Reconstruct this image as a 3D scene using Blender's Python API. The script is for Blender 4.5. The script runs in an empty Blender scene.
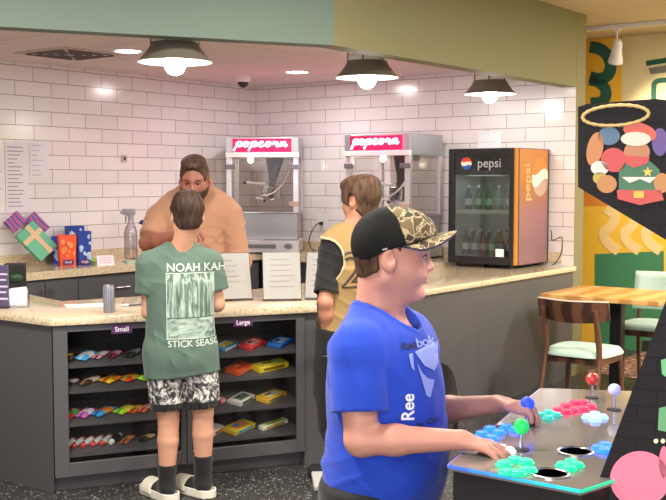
import bpy, bmesh, math, random
import numpy as np
from mathutils import Vector, Matrix, Euler
from mathutils.bvhtree import BVHTree
random.seed(7); np.random.seed(7)
SC = bpy.context.scene
COL = SC.collection
PI = math.pi
R = math.radians
# ------------------------------------------------------------------ camera numbers and rays used for measuring
CAM_H, FPX, PITCH = 1.55, 1050.0, R(3.76)
def ray(px, py):
    x, y = (px-333)/FPX, -(py-250)/FPX
    c, s = math.cos(PITCH), math.sin(PITCH)
    return Vector((x, c+y*s, -s+y*c))
def at(px, py, z=None, Y=None):
    d = ray(px, py)
    t = (z-CAM_H)/d.z if z is not None else Y/d.y
    return Vector((d.x*t, d.y*t, CAM_H+d.z*t))
def hit(px, py, p, n):
    d = ray(px, py); o = Vector((0, 0, CAM_H)); n = Vector(n)
    t = n.dot(Vector(p)-o)/n.dot(d)
    return o+d*t
# K frame of the snack bar: x along the back wall, y towards it, turned 37 degrees
TH = R(-37)
cK, sK = math.cos(TH), math.sin(TH)
def K(x, y, z=0.0): return Vector((cK*x-sK*y, sK*x+cK*y, z))
def toK(p): return Vector((cK*p[0]+sK*p[1], -sK*p[0]+cK*p[1], p[2] if len(p) > 2 else 0))
# ------------------------------------------------------------------ colours and materials
def lin(h):
    h = h.lstrip('#'); o = []
    for i in (0, 2, 4):
        v = int(h[i:i+2], 16)/255
        o.append(v/12.92 if v <= .04045 else ((v+.055)/1.055)**2.4)
    return (*o, 1)
def newmat(name):
    m = bpy.data.materials.new(name); m.use_nodes = True
    nt = m.node_tree; return m, nt, nt.nodes['Principled BSDF']
def mat(name, col, rough=.5, metal=0, spec=.5, bump=0, bscale=60, var=0, vscale=8, coat=0, sheen=0, bstretch=None):
    m, nt, b = newmat(name)
    c = lin(col) if isinstance(col, str) else col
    b.inputs['Base Color'].default_value = c
    b.inputs['Roughness'].default_value = rough; b.inputs['Metallic'].default_value = metal
    b.inputs['Specular IOR Level'].default_value = spec
    b.inputs['Coat Weight'].default_value = coat
    b.inputs['Sheen Weight'].default_value = sheen
    L = nt.links.new
    tc = nt.nodes.new('ShaderNodeTexCoord')
    if var:
        n = nt.nodes.new('ShaderNodeTexNoise'); n.inputs['Scale'].default_value = vscale; n.inputs['Detail'].default_value = 4
        L(tc.outputs['Object'], n.inputs['Vector'])
        mx = nt.nodes.new('ShaderNodeMix'); mx.data_type = 'RGBA'
        mx.inputs[6].default_value = tuple(v*(1-var) for v in c[:3])+(1,)
        mx.inputs[7].default_value = tuple(min(1, v*(1+var)) for v in c[:3])+(1,)
        L(n.outputs['Fac'], mx.inputs[0]); L(mx.outputs[2], b.inputs['Base Color'])
    if bump:
        n = nt.nodes.new('ShaderNodeTexNoise'); n.inputs['Scale'].default_value = bscale; n.inputs['Detail'].default_value = 5
        if bstretch:
            mp = nt.nodes.new('ShaderNodeMapping'); mp.inputs['Scale'].default_value = bstretch
            L(tc.outputs['Object'], mp.inputs[0]); L(mp.outputs[0], n.inputs['Vector'])
        else: L(tc.outputs['Object'], n.inputs['Vector'])
        bp = nt.nodes.new('ShaderNodeBump'); bp.inputs['Strength'].default_value = bump; bp.inputs['Distance'].default_value = .01
        L(n.outputs['Fac'], bp.inputs['Height']); L(bp.outputs[0], b.inputs['Normal'])
    return m
def emit(name, col, strength):
    m, nt, b = newmat(name)
    b.inputs['Base Color'].default_value = lin(col)
    b.inputs['Emission Color'].default_value = lin(col); b.inputs['Emission Strength'].default_value = strength
    return m
def glass(name, tint='ffffff', gloss=.06, rough=.02, fk=.6):
    m = bpy.data.materials.new(name); m.use_nodes = True; nt = m.node_tree; nt.nodes.clear()
    o = nt.nodes.new('ShaderNodeOutputMaterial'); mx = nt.nodes.new('ShaderNodeMixShader')
    t = nt.nodes.new('ShaderNodeBsdfTransparent'); t.inputs[0].default_value = lin(tint)
    g = nt.nodes.new('ShaderNodeBsdfGlossy'); g.inputs['Roughness'].default_value = rough
    f = nt.nodes.new('ShaderNodeLayerWeight'); f.inputs[0].default_value = .25
    a = nt.nodes.new('ShaderNodeMath'); a.operation = 'MULTIPLY_ADD'; a.inputs[1].default_value = fk; a.inputs[2].default_value = gloss; a.use_clamp = True
    L = nt.links.new
    L(f.outputs['Fresnel'], a.inputs[0]); L(a.outputs[0], mx.inputs[0]); L(t.outputs[0], mx.inputs[1]); L(g.outputs[0], mx.inputs[2]); L(mx.outputs[0], o.inputs[0])
    return m
def ramp_mat(name, stops, tex='noise', scale=(1, 1, 1), tscale=10, detail=4, rough=.6, interp='LINEAR', bump=0, coord='Object', feature='F1', distort=0):
    m, nt, b = newmat(name); L = nt.links.new
    tc = nt.nodes.new('ShaderNodeTexCoord'); mp = nt.nodes.new('ShaderNodeMapping'); mp.inputs['Scale'].default_value = scale
    L(tc.outputs[coord], mp.inputs[0])
    if tex == 'noise':
        n = nt.nodes.new('ShaderNodeTexNoise'); n.inputs['Detail'].default_value = detail; n.inputs['Distortion'].default_value = distort; out = n.outputs['Fac']
    elif tex == 'voronoi':
        n = nt.nodes.new('ShaderNodeTexVoronoi'); n.feature = feature; out = n.outputs['Distance']
    elif tex == 'wave':
        n = nt.nodes.new('ShaderNodeTexWave'); n.inputs['Distortion'].default_value = distort; out = n.outputs['Fac']
    n.inputs['Scale'].default_value = tscale; L(mp.outputs[0], n.inputs['Vector'])
    r = nt.nodes.new('ShaderNodeValToRGB'); r.color_ramp.interpolation = interp
    e = r.color_ramp.elements
    while len(e) < len(stops): e.new(.5)
    for el, (p, c) in zip(e, stops): el.position = p; el.color = lin(c)
    L(out, r.inputs[0]); L(r.outputs[0], b.inputs['Base Color']); b.inputs['Roughness'].default_value = rough
    if bump:
        bp = nt.nodes.new('ShaderNodeBump'); bp.inputs['Strength'].default_value = bump; bp.inputs['Distance'].default_value = .01
        L(out, bp.inputs['Height']); L(bp.outputs[0], b.inputs['Normal'])
    return m
# ------------------------------------------------------------------ mesh building
class MB:
    def __init__(s): s.v = []; s.f = []; s.m = []; s.mi = 0
    def add(s, vs, fs):
        o = len(s.v); s.v += [tuple(v) for v in vs]
        for f in fs: s.f.append([i+o for i in f]); s.m.append(s.mi)
        return s
    def use(s, i): s.mi = i; return s
    def box(s, c, d, rz=0, bevel=0, seg=2, M=None):
        bm = bmesh.new(); bmesh.ops.create_cube(bm, size=1)
        for v in bm.verts: v.co = Vector((v.co.x*d[0], v.co.y*d[1], v.co.z*d[2]))
        if bevel: bmesh.ops.bevel(bm, geom=bm.edges[:], offset=min(bevel, min(d)*.49), segments=seg, affect='EDGES', profile=.5)
        X = Matrix.Translation(c) @ (M.to_4x4() if M else Matrix.Rotation(rz, 4, 'Z'))
        bm.transform(X); bm.verts.index_update()
        s.add([v.co[:] for v in bm.verts], [[v.index for v in f.verts] for f in bm.faces]); bm.free(); return s
    def box2(s, a, b, bevel=0): return s.box([(a[i]+b[i])/2 for i in range(3)], [abs(b[i]-a[i]) for i in range(3)], bevel=bevel)
    def ring(s, c, X, Y, r, n): return [c+X*(r*math.cos(2*PI*i/n))+Y*(r*math.sin(2*PI*i/n)) for i in range(n)]
    def tube(s, pts, r, n=10, closed=False, caps=True):
        pts = [Vector(p) for p in pts]; N = len(pts); rs = r if isinstance(r, (list, tuple)) else [r]*N
        vs = []; T0 = None
        for i, p in enumerate(pts):
            a = pts[(i-1) % N] if (closed or i) else p; b = pts[(i+1) % N] if (closed or i < N-1) else p
            T = (b-a).normalized()
            if T0 is None:
                X = T.orthogonal().normalized()
            else:
                X = (X - T*X.dot(T)).normalized()
            T0 = T; Y = T.cross(X); vs += s.ring(p, X, Y, rs[i], n)
        fs = []
        for i in range(N if closed else N-1):
            j = (i+1) % N
            for k in range(n): fs.append([i*n+k, i*n+(k+1) % n, j*n+(k+1) % n, j*n+k])
        if caps and not closed: fs.append(list(range(n))[::-1]); fs.append([(N-1)*n+k for k in range(n)])
        return s.add(vs, fs)
    def cyl(s, a, b, r0, r1=None, n=20): return s.tube([a, b], [r0, r0 if r1 is None else r1], n)
    def lathe(s, prof, c=(0, 0, 0), n=28, M=None, sx=1, sy=1):
        vs = []; fs = []; c = Vector(c)
        for (r, z) in prof:
            for k in range(n):
                p = Vector((r*math.cos(2*PI*k/n)*sx, r*math.sin(2*PI*k/n)*sy, z))
                vs.append((M @ p if M else p)+c)
        m = len(prof)
        for i in range(m-1):
            for k in range(n): fs.append([i*n+k, i*n+(k+1) % n, (i+1)*n+(k+1) % n, (i+1)*n+k])
        if prof[0][0] <= .002: fs.append(list(range(n))[::-1])
        if prof[-1][0] <= .002: fs.append([(m-1)*n+k for k in range(n)])
        return s.add(vs, fs)
    def sphere(s, c, r, n=16, M=None):
        r = r if isinstance(r, (list, tuple)) else (r, r, r)
        vs = []; fs = []; c = Vector(c); h = n//2
        for i in range(1, h):
            for k in range(n):
                t = PI*i/h; p = 2*PI*k/n
                q = Vector((r[0]*math.sin(t)*math.cos(p), r[1]*math.sin(t)*math.sin(p), r[2]*math.cos(t)))
                vs.append((M @ q if M else q)+c)
        for z in (1, -1):
            q = Vector((0, 0, r[2]*z)); vs.append((M @ q if M else q)+c)
        for i in range(h-2):
            for k in range(n): fs.append([i*n+k, (i+1)*n+k, (i+1)*n+(k+1) % n, i*n+(k+1) % n])
        t, b = len(vs)-2, len(vs)-1
        for k in range(n):
            fs.append([t, k, (k+1) % n]); fs.append([b, (h-2)*n+(k+1) % n, (h-2)*n+k])
        return s.add(vs, fs)
    def prism(s, poly, z0, z1, M=None):
        n = len(poly)
        vs = [Vector((p[0], p[1], z0)) for p in poly]+[Vector((p[0], p[1], z1)) for p in poly]
        if M: vs = [M @ v for v in vs]
        fs = [list(range(n))[::-1], list(range(n, 2*n))]+[[i, (i+1) % n, n+(i+1) % n, n+i] for i in range(n)]
        return s.add(vs, fs)
    def grid(s, fn, nu, nv):
        vs = [fn(i/nu, j/nv) for j in range(nv+1) for i in range(nu+1)]
        fs = [[j*(nu+1)+i, j*(nu+1)+i+1, (j+1)*(nu+1)+i+1, (j+1)*(nu+1)+i] for j in range(nv) for i in range(nu)]
        return s.add(vs, fs)
    def slab(s, fn, fn2, nu, nv):          # closed sheet between two grids
        o = len(s.v); W = nu+1; n = W*(nv+1)
        vs = [fn(i/nu, j/nv) for j in range(nv+1) for i in range(W)]+[fn2(i/nu, j/nv) for j in range(nv+1) for i in range(W)]
        fs = []
        for j in range(nv):
            for i in range(nu):
                q = [j*W+i, j*W+i+1, (j+1)*W+i+1, (j+1)*W+i]; fs.append(q); fs.append([n+a for a in q[::-1]])
        b = [i for i in range(W)]+[j*W+nu for j in range(1, nv+1)]+[nv*W+i for i in range(nu-1, -1, -1)]+[j*W for j in range(nv-1, 0, -1)]
        for i in range(len(b)):
            p, q = b[i], b[(i+1) % len(b)]; fs.append([q, p, n+p, n+q])
        return s.add(vs, fs)
    def build(s, name, mats, parent=None, smooth=38, normals=True):
        me = bpy.data.meshes.new(name); me.from_pydata(s.v, [], s.f); me.update()
        if not isinstance(mats, (list, tuple)): mats = [mats]
        for m in mats: me.materials.append(m)
        me.polygons.foreach_set('material_index', s.m)
        if normals:
            bm = bmesh.new(); bm.from_mesh(me); bmesh.ops.recalc_face_normals(bm, faces=bm.faces[:]); bm.to_mesh(me); bm.free()
        if smooth:
            me.shade_smooth(); me.set_sharp_from_angle(angle=R(smooth))
        o = bpy.data.objects.new(name, me); COL.objects.link(o)
        if parent: o.parent = parent
        return o
def tag(o, label=None, cat=None, group=None, kind=None):
    if label: o['label'] = label
    if cat: o['category'] = cat
    if group: o['group'] = group
    if kind: o['kind'] = kind
    return o
def thing(name, label, cat, loc=(0, 0, 0), rz=0, group=None):
    o = bpy.data.objects.new(name, None); COL.objects.link(o); o.empty_display_size = .05
    o.location = loc; o.rotation_euler = (0, 0, rz)
    return tag(o, label, cat, group)
def kids(o): return [c for c in bpy.data.objects if c.parent == o]
def dup(o, parent=None):
    c = o.copy(); COL.objects.link(c)
    if parent: c.parent = parent
    for ch in kids(o): dup(ch, c)
    return c
def struct(o): o['kind'] = 'structure'; return o
def smoothline(pts, n=6, closed=False):
    P = [Vector(p) for p in pts]; N = len(P); out = []
    for i in range(N if closed else N-1):
        a, b, c, d = (P[(i-1) % N] if closed or i else P[i]), P[i], P[(i+1) % N], (P[(i+2) % N] if closed or i < N-2 else P[(i+1) % N])
        for k in range(n):
            t = k/n
            out.append(.5*((2*b)+(c-a)*t+(2*a-5*b+4*c-d)*t*t+(3*b-a-3*c+d)*t**3))
    if not closed: out.append(P[-1])
    return out
def text_geo(body, size, extrude=0.0, align='CENTER', shear=0, space=1, bold=0):
    cu = bpy.data.curves.new('lettering', 'FONT'); cu.body = body; cu.size = size; cu.extrude = extrude
    cu.align_x = align; cu.align_y = 'CENTER'; cu.shear = shear; cu.space_character = space; cu.offset = bold; cu.resolution_u = 4
    o = bpy.data.objects.new('lettering', cu); COL.objects.link(o)
    bpy.context.view_layer.update()
    me = bpy.data.meshes.new_from_object(o.evaluated_get(bpy.context.evaluated_depsgraph_get()))
    bpy.data.objects.remove(o); return me
def text(body, size, m, parent, M, extrude=.0008, name='lettering', **kw):
    me = text_geo(body, size, extrude, **kw); me.name = name; me.transform(M); me.materials.clear(); me.materials.append(m)
    o = bpy.data.objects.new(name, me); COL.objects.link(o); o.parent = parent; return o
def frame_M(o, x, y):                         # matrix whose local x/y axes lie along x/y, origin o
    x = Vector(x).normalized(); y = Vector(y).normalized(); z = x.cross(y)
    M = Matrix.Identity(4)
    for i in range(3): M[i][0] = x[i]; M[i][1] = y[i]; M[i][2] = z[i]; M[i][3] = o[i]
    return M
# ================================================================== SETTING
XL, YB, XC, YF = -6.796, 7.75, -3.46, 9.30      # K frame: kitchen left wall, kitchen back wall, bar front, mural wall
HK, HS, HF = 2.46, 2.285, 2.86                  # kitchen ceiling, underside of the soffit, front ceiling
AB = Vector((.725, 1.27)).normalized(); PB = Vector((XC, 4.53)); PA = Vector((-4.185, 3.26))
TILE_W, TILE_H = .339, .113
def tile_mat():
    m, nt, b = newmat('white_subway_tile'); L = nt.links.new
    tc = nt.nodes.new('ShaderNodeTexCoord'); sp = nt.nodes.new('ShaderNodeSeparateXYZ'); cb = nt.nodes.new('ShaderNodeCombineXYZ')
    L(tc.outputs['Object'], sp.inputs[0]); L(sp.outputs['X'], cb.inputs['X']); L(sp.outputs['Z'], cb.inputs['Y'])
    br = nt.nodes.new('ShaderNodeTexBrick'); L(cb.outputs[0], br.inputs['Vector'])
    br.inputs['Scale'].default_value = 1; br.inputs['Brick Width'].default_value = TILE_W; br.inputs['Row Height'].default_value = TILE_H
    br.inputs['Mortar Size'].default_value = .0026; br.inputs['Mortar Smooth'].default_value = .3; br.inputs['Bias'].default_value = -.3
    br.inputs['Color1'].default_value = lin('ece6e6'); br.inputs['Color2'].default_value = lin('e4dddd'); br.inputs['Mortar'].default_value = lin('8a7f80')
    L(br.outputs['Color'], b.inputs['Base Color']); b.inputs['Roughness'].default_value = .16
    bp = nt.nodes.new('ShaderNodeBump'); bp.invert = True; bp.inputs['Strength'].default_value = .5; bp.inputs['Distance'].default_value = .004
    n = nt.nodes.new('ShaderNodeTexNoise'); n.inputs['Scale'].default_value = 5; L(tc.outputs['Object'], n.inputs['Vector'])
    ma = nt.nodes.new('ShaderNodeMath'); ma.operation = 'MULTIPLY_ADD'; ma.inputs[1].default_value = .5
    L(n.outputs['Fac'], ma.inputs[0]); L(br.outputs['Fac'], ma.inputs[2]); L(ma.outputs[0], bp.inputs['Height']); L(bp.outputs[0], b.inputs['Normal'])
    return m
def ceil_mat(name, c1, line, w, h):
    m, nt, b = newmat(name); L = nt.links.new
    tc = nt.nodes.new('ShaderNodeTexCoord'); br = nt.nodes.new('ShaderNodeTexBrick'); br.offset = 0
    mp = nt.nodes.new('ShaderNodeMapping'); mp.inputs['Rotation'].default_value = (0, 0, R(37)); L(tc.outputs['Object'], mp.inputs[0]); L(mp.outputs[0], br.inputs['Vector'])
    br.inputs['Scale'].default_value = 1; br.inputs['Brick Width'].default_value = w; br.inputs['Row Height'].default_value = h; br.inputs['Mortar Size'].default_value = .006
    br.inputs['Color1'].default_value = lin(c1); br.inputs['Color2'].default_value = lin(c1); br.inputs['Mortar'].default_value = lin(line)
    L(br.outputs['Color'], b.inputs['Base Color']); b.inputs['Roughness'].default_value = .85
    return m
M_tile = tile_mat()
M_ceilK = ceil_mat('kitchen_ceiling_panels', 'e8d8d4', 'c4b2b0', 1.2, .6)
M_ceilF = ceil_mat('acoustic_ceiling_tile', 'cdbfa6', 'b0a184', 1.2, .6)
M_sage = mat('sage_grey_paint', '65756b', .7, var=.04, vscale=3)
M_olive = mat('olive_paint', '7d7855', .7, var=.04, vscale=3)
M_cream = mat('cream_wall_paint', 'e6d8a6', .8, var=.03, vscale=2)
M_beige = mat('beige_wall_paint', 'c9bda8', .85)
def floor_mat():
    m, nt, b = newmat('speckled_dark_floor'); L = nt.links.new
    tc = nt.nodes.new('ShaderNodeTexCoord'); out = None
    base = lin('2e2d2e'); prev = None
    for sc, th, col in ((48, .29, 'b9b6b2'), (85, .30, '8f8e8d'), (30, .17, 'd8d2c8')):
        v = nt.nodes.new('ShaderNodeTexVoronoi'); v.inputs['Scale'].default_value = sc; L(tc.outputs['Object'], v.inputs['Vector'])
        n = nt.nodes.new('ShaderNodeTexNoise'); n.inputs['Scale'].default_value = sc*.9; L(tc.outputs['Object'], n.inputs['Vector'])
        ad = nt.nodes.new('ShaderNodeMath'); ad.operation = 'MULTIPLY_ADD'; ad.inputs[1].default_value = .5; L(n.outputs['Fac'], ad.inputs[0]); L(v.outputs['Distance'], ad.inputs[2])
        lt = nt.nodes.new('ShaderNodeMath'); lt.operation = 'LESS_THAN'; lt.inputs[1].default_value = th+.13; L(ad.outputs[0], lt.inputs[0])
        mx = nt.nodes.new('ShaderNodeMix'); mx.data_type = 'RGBA'; mx.inputs[7].default_value = lin(col)
        if prev: L(prev, mx.inputs[6])
        else: mx.inputs[6].default_value = base
        L(lt.outputs[0], mx.inputs[0]); prev = mx.outputs[2]
    L(prev, b.inputs['Base Color']); b.inputs['Roughness'].default_value = .45
    return m
M_floor = floor_mat()
def kpoly(name, pts, z0, z1, m):
    b = MB(); b.prism([K(*p).to_2d() for p in pts], z0, z1); return struct(b.build(name, m, smooth=0))
kpoly('floor', [(XL-.2, -3.2), (4.2, -3.2), (4.2, YF+.2), (XL-.2, YF+.2)], -.1, 0, M_floor)
kpoly('ceiling', [(XL-.2, -3.2), (4.2, -3.2), (4.2, YF+.2), (XL-.2, YF+.2)], HF, HF+.1, M_ceilF)
PS = Vector((XC, 4.60)); SL = PS-AB*2.88
kpoly('ceiling_kitchen', [(XL, YB), (XC-.06, YB), (XC-.06, 4.62), (SL.x-.05, SL.y+.03), (XL, SL.y+.03)], HK, HK+.05, M_ceilK)
def wallbox(name, lx, ly, loc, rz, z0, z1, m):     # local x along the wall, thickness towards +y, object origin on its inner face
    b = MB(); b.box2((0, 0, z0), (lx, ly, z1)); o = b.build(name, m, smooth=0); o.location = loc; o.rotation_euler = (0, 0, rz); return struct(o)
# tiled walls: origin shifted so that brick courses fall where the photograph has them
zt = 2.318-20*TILE_H
def tiled(name, p0, rz, length, shift, top):
    b = MB(); b.box2((shift, 0, -zt), (shift+length, .16, top-zt)); o = b.build(name, M_tile, smooth=0)
    d = Vector((math.cos(rz), math.sin(rz), 0)); o.location = Vector(p0)-d*shift+Vector((0, 0, zt)); o.rotation_euler = (0, 0, rz); return struct(o)
tiled('wall_left', K(XL, YB-5.9, 0), R(53), 5.9, -.085, HK+.03)
tiled('wall_back', K(XL, YB, 0), R(-37), XC-XL-.002, -.02, HK+.03)
wallbox('wall_kitchen_end', SL.x-XL, .1, K(XL, SL.y-.1), R(-37), HS, HF, M_sage)
struct(MB().box2((0, 0, 0), (.16, .17, HF)).build('wall_pier', M_olive, smooth=0)).location = K(XC, YB+.003); bpy.data.objects['wall_pier'].rotation_euler = (0, 0, TH)
bpy.data.objects['wall_pier'].location = K(XC-.16, YB+.162-.16+.001)
# soffit: two facets hanging over the bar
def soffit(name, pts, m):
    b = MB(); b.prism([K(*p).to_2d() for p in pts], HS, HF); return struct(b.build(name, m, smooth=0))
nA = Vector((-AB.y, AB.x))*.12
soffit('wall_soffit_sage', [tuple(PS), tuple(SL), tuple(SL+nA), (XC-.12, PS.y+.035)], M_sage)
soffit('wall_soffit_olive', [tuple(PS), (XC, YB), (XC-.12, YB), (XC-.12, PS.y+.035)], M_olive)
wallbox('wall_mural', 4.2-XC+3.5, .15, K(XC-3.5, YF), R(-37), 0, HF, M_cream)
wallbox('wall_right', YF+3.2, .15, K(4.05, YF), R(-127), 0, HF, M_beige)
wallbox('wall_behind', 4.2-XL, .15, K(4.2, -3.0), R(143), 0, HF, M_beige)
wallbox('wall_left_front', SL.y+3.1, .15, K(XL, -3.1), R(53), 0, HF, M_beige)
# painted mural on the far wall (flat paint on the wall)
nW = K(0, -1)                       # wall normal, towards the room
pW = K(0, YF)-K(0, 0)
xW, zW = K(1, 0), Vector((0, 0, 1))
def wall_uv(px, py):
    p = hit(px, py, K(0, YF), K(0, 1)); q = toK(p); return q.x, p.z
def mural(name, polys, m, lift=.002, uv=True):
    b = MB(); M = frame_M(K(0, YF)+nW*lift, -xW, zW)
    for poly in polys:
        pts = [wall_uv(*p) for p in poly] if uv else poly
        b.prism([(-x, z) for x, z in pts], -.002, 0, M)
    return struct(b.build(name, m, smooth=0))
M_yel = mat('yellow_mural_paint', 'f0bd38', .75); M_dgreen = mat('dark_green_mural_paint', '235c4c', .7); M_orange = mat('orange_mural_paint', 'e08a35', .75)
M_steam = mat('pale_peach_mural_paint', 'f0cf8e', .75); M_mid = mat('leaf_green_mural_paint', '3f8158', .7); M_mauve = mat('mauve_grey_mural_paint', '7d7d72', .7)
mural('wall_mural_yellow_band', [[(560, 20), (622, 20), (622, 112), (700, 112), (700, 420), (560, 420)]], M_yel, .002)
mural('wall_mural_orange', [[(560, 184), (612, 184), (612, 206), (560, 206)]], M_orange, .004)
mural('wall_mural_green', [[(595, 254), (664, 251), (664, 360), (595, 360)]], M_mid, .004)
def band(path, w):       # polygon strip pieces along a px path
    P = smoothline([(x, y, 0) for x, y in path], 6); polys = []
    L_, R_ = [], []
    for i, p in enumerate(P):
        a = P[max(i-1, 0)]; b = P[min(i+1, len(P)-1)]; t = (b-a).normalized(); n = Vector((-t.y, t.x, 0))*w/2
        L_.append((p.x+n.x, p.y+n.y)); R_.append((p.x-n.x, p.y-n.y))
    return [[L_[i], L_[i+1], R_[i+1], R_[i]] for i in range(len(P)-1)]
mural('wall_mural_numeral', band([(590, 47), (600, 49), (608, 56), (611, 66), (608, 75), (600, 79), (590, 77)], 12)+band([(590, 80), (598, 82), (605, 88), (606, 96), (601, 102), (591, 103)], 11), M_dgreen, .005)
st = []
for x in (606, 627, 648): st += band([(x, 208), (x+9, 216), (x+5, 226), (x-2, 233), (x+2, 243), (x+13, 251)], 10)
mural('wall_mural_steam', st, M_steam, .005)
mural('wall_mural_cup_lid', [[(646, 61), (690, 54), (690, 59), (647, 66)]], M_dgreen, .005)
mural('wall_mural_cup_rim', [[(649, 68), (690, 62), (690, 70), (651, 74)]], M_mauve, .005)
mural('wall_mural_cup_body', band([(690, 80), (668, 80), (656, 82), (654, 90), (654, 108)], 5), M_dgreen, .005)
struct(MB().box2((0, 0, 0), (3.4, .02, .1)).build('baseboard_mural', mat('dark_baseboard', '2b2622', .5), smooth=0))
bpy.data.objects['baseboard_mural'].location = K(XC, YF-.023); bpy.data.objects['baseboard_mural'].rotation_euler = (0, 0, TH)
# ================================================================== THE BAR: worktop, base, display cases
ZT, ZB = .88, .84
M_gran = None
def granite(name, cols, sc=90):
    m, nt, b = newmat(name); L = nt.links.new; tc = nt.nodes.new('ShaderNodeTexCoord')
    n = nt.nodes.new('ShaderNodeTexNoise'); n.inputs['Scale'].default_value = sc; n.inputs['Detail'].default_value = 6; n.inputs['Roughness'].default_value = .75
    L(tc.outputs['Object'], n.inputs['Vector']); r = nt.nodes.new('ShaderNodeValToRGB'); e = r.color_ramp.elements
    while len(e) < len(cols): e.new(.5)
    for el, (p, c) in zip(e, cols): el.position = p; el.color = lin(c)
    L(n.outputs['Fac'], r.inputs[0]); L(r.outputs[0], b.inputs['Base Color']); b.inputs['Roughness'].default_value = .14; b.inputs['Coat Weight'].default_value = .3; b.inputs['Coat Roughness'].default_value = .05
    return m
M_gran = granite('tan_speckled_granite', [(.28, '54422e'), (.37, '8a7350'), (.42, 'c6b08c'), (.54, 'd9c8ac'), (.70, 'e6dac6')], 75)
M_grey = mat('charcoal_grey_laminate', '504f53', .42, var=.03, vscale=4)
M_greyd = mat('dark_grey_laminate', '3b3a3d', .5)
M_black = mat('black_interior', '232224', .6)
M_chrome = mat('brushed_nickel', 'c8c6c4', .28, 1)
M_alu = mat('brushed_aluminium', 'b4b6bb', .38, .85, bump=.04, bscale=30, bstretch=(1, 40, 40))
M_glass = glass('clear_glass', 'fdfdfd', .004, .05, .25); M_glassd = glass('case_glass', 'fafafa', .012)
M_white = mat('white_paper', 'f2efec', .8)
def paper():
    m = bpy.data.materials.new('translucent_paper'); m.use_nodes = True; nt = m.node_tree; nt.nodes.clear(); o = nt.nodes.new('ShaderNodeOutputMaterial'); mx = nt.nodes.new('ShaderNodeMixShader'); a = nt.nodes.new('ShaderNodeBsdfDiffuse'); b = nt.nodes.new('ShaderNodeBsdfTranslucent')
    for n in (a, b): n.inputs[0].default_value = lin('f4f0ec')
    mx.inputs[0].default_value = .4; nt.links.new(a.outputs[0], mx.inputs[1]); nt.links.new(b.outputs[0], mx.inputs[2]); nt.links.new(mx.outputs[0], o.inputs[0]); return m
M_paper = paper(); M_whitep = mat('white_plastic', 'e9e7e4', .4)
M_ink = mat('grey_print', '8b888c', .8)
M_purple = mat('purple_sign', '5a2d63', .5); M_lab = mat('white_lettering', 'f4f0f2', .5)
W = lambda p, z=0: K(p[0], p[1], z)
inn = Vector((-AB.y, AB.x))
ov = .025
wt = MB()
poly = [(-5.6, PA.y-ov), (PA.x+.006, PA.y-ov)]
# rounded corner at A
poly += [(PA.x+.03, PA.y-.012), (PA.x+.045, PA.y+.012)]
poly += [(PB.x+ov-.004, PB.y-.03), (PB.x+ov, PB.y+.01), (XC+ov, YB-.003), (XC-.84, YB-.003), (XC-.84, 4.87), tuple(PA+inn*.72+AB*.16), (-5.6, PA.y+.72)]
bmw = bmesh.new(); vs = [bmw.verts.new((*K(*p).to_2d(), ZB)) for p in poly]; f = bmw.faces.new(vs)
ex = bmesh.ops.extrude_face_region(bmw, geom=[f]); bmesh.ops.translate(bmw, vec=(0, 0, ZT-ZB), verts=[v for v in ex['geom'] if isinstance(v, bmesh.types.BMVert)])
bmesh.ops.recalc_face_normals(bmw, faces=bmw.faces[:]); bmesh.ops.bevel(bmw, geom=[e for e in bmw.edges if abs(e.verts[0].co.z-e.verts[1].co.z) < .001], offset=.007, segments=2, affect='EDGES', profile=.5)
me = bpy.data.meshes.new('bar_worktop'); bmw.to_mesh(me); bmw.free(); me.materials.append(M_gran); me.shade_smooth(); me.set_sharp_from_angle(angle=R(40))
o = bpy.data.objects.new('bar_worktop', me); COL.objects.link(o)
tag(o, 'long angled tan granite worktop of the snack bar', 'countertop')
# plain grey base panels: left flank and the long right-hand run
b = MB(); b.prism([K(*p).to_2d() for p in [(-5.6, PA.y), tuple(PA-Vector((.004, 0))), tuple(PA+inn*.3-Vector((.004, 0))), tuple(PA+inn*.62), (-5.6, PA.y+.62)]], 0, ZB-.001)
tag(b.build('bar_counter', M_grey, smooth=0), 'plain grey side panel of the bar, left of the sweets case', 'counter base')
t = thing('bar_counter', 'long plain grey counter base under the drinks fridge', 'counter base', K(0, 0), TH)
b = MB(); b.box2((XC-.5, PB.y+.30, 0), (XC, YB-.004, ZB-.001)); b.prism([(PB.x, PB.y+.302), tuple(PB+Vector((0, .0))), tuple(PB-AB*.128), tuple(PB-AB*.128+inn*.3), (XC-.45, PB.y+.302)], 0, ZB-.001)
b.build('front_panel', M_grey, t, smooth=0)
FR = math.atan2(K(*AB).y, K(*AB).x)
A3 = K(*PA); ABw = K(*AB); INw = K(*inn)
SHZ = (.637, .508, .342, .187); SLOPE = R(11)
M_shelf = mat('grey_shelf', '605e61', .5)
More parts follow.
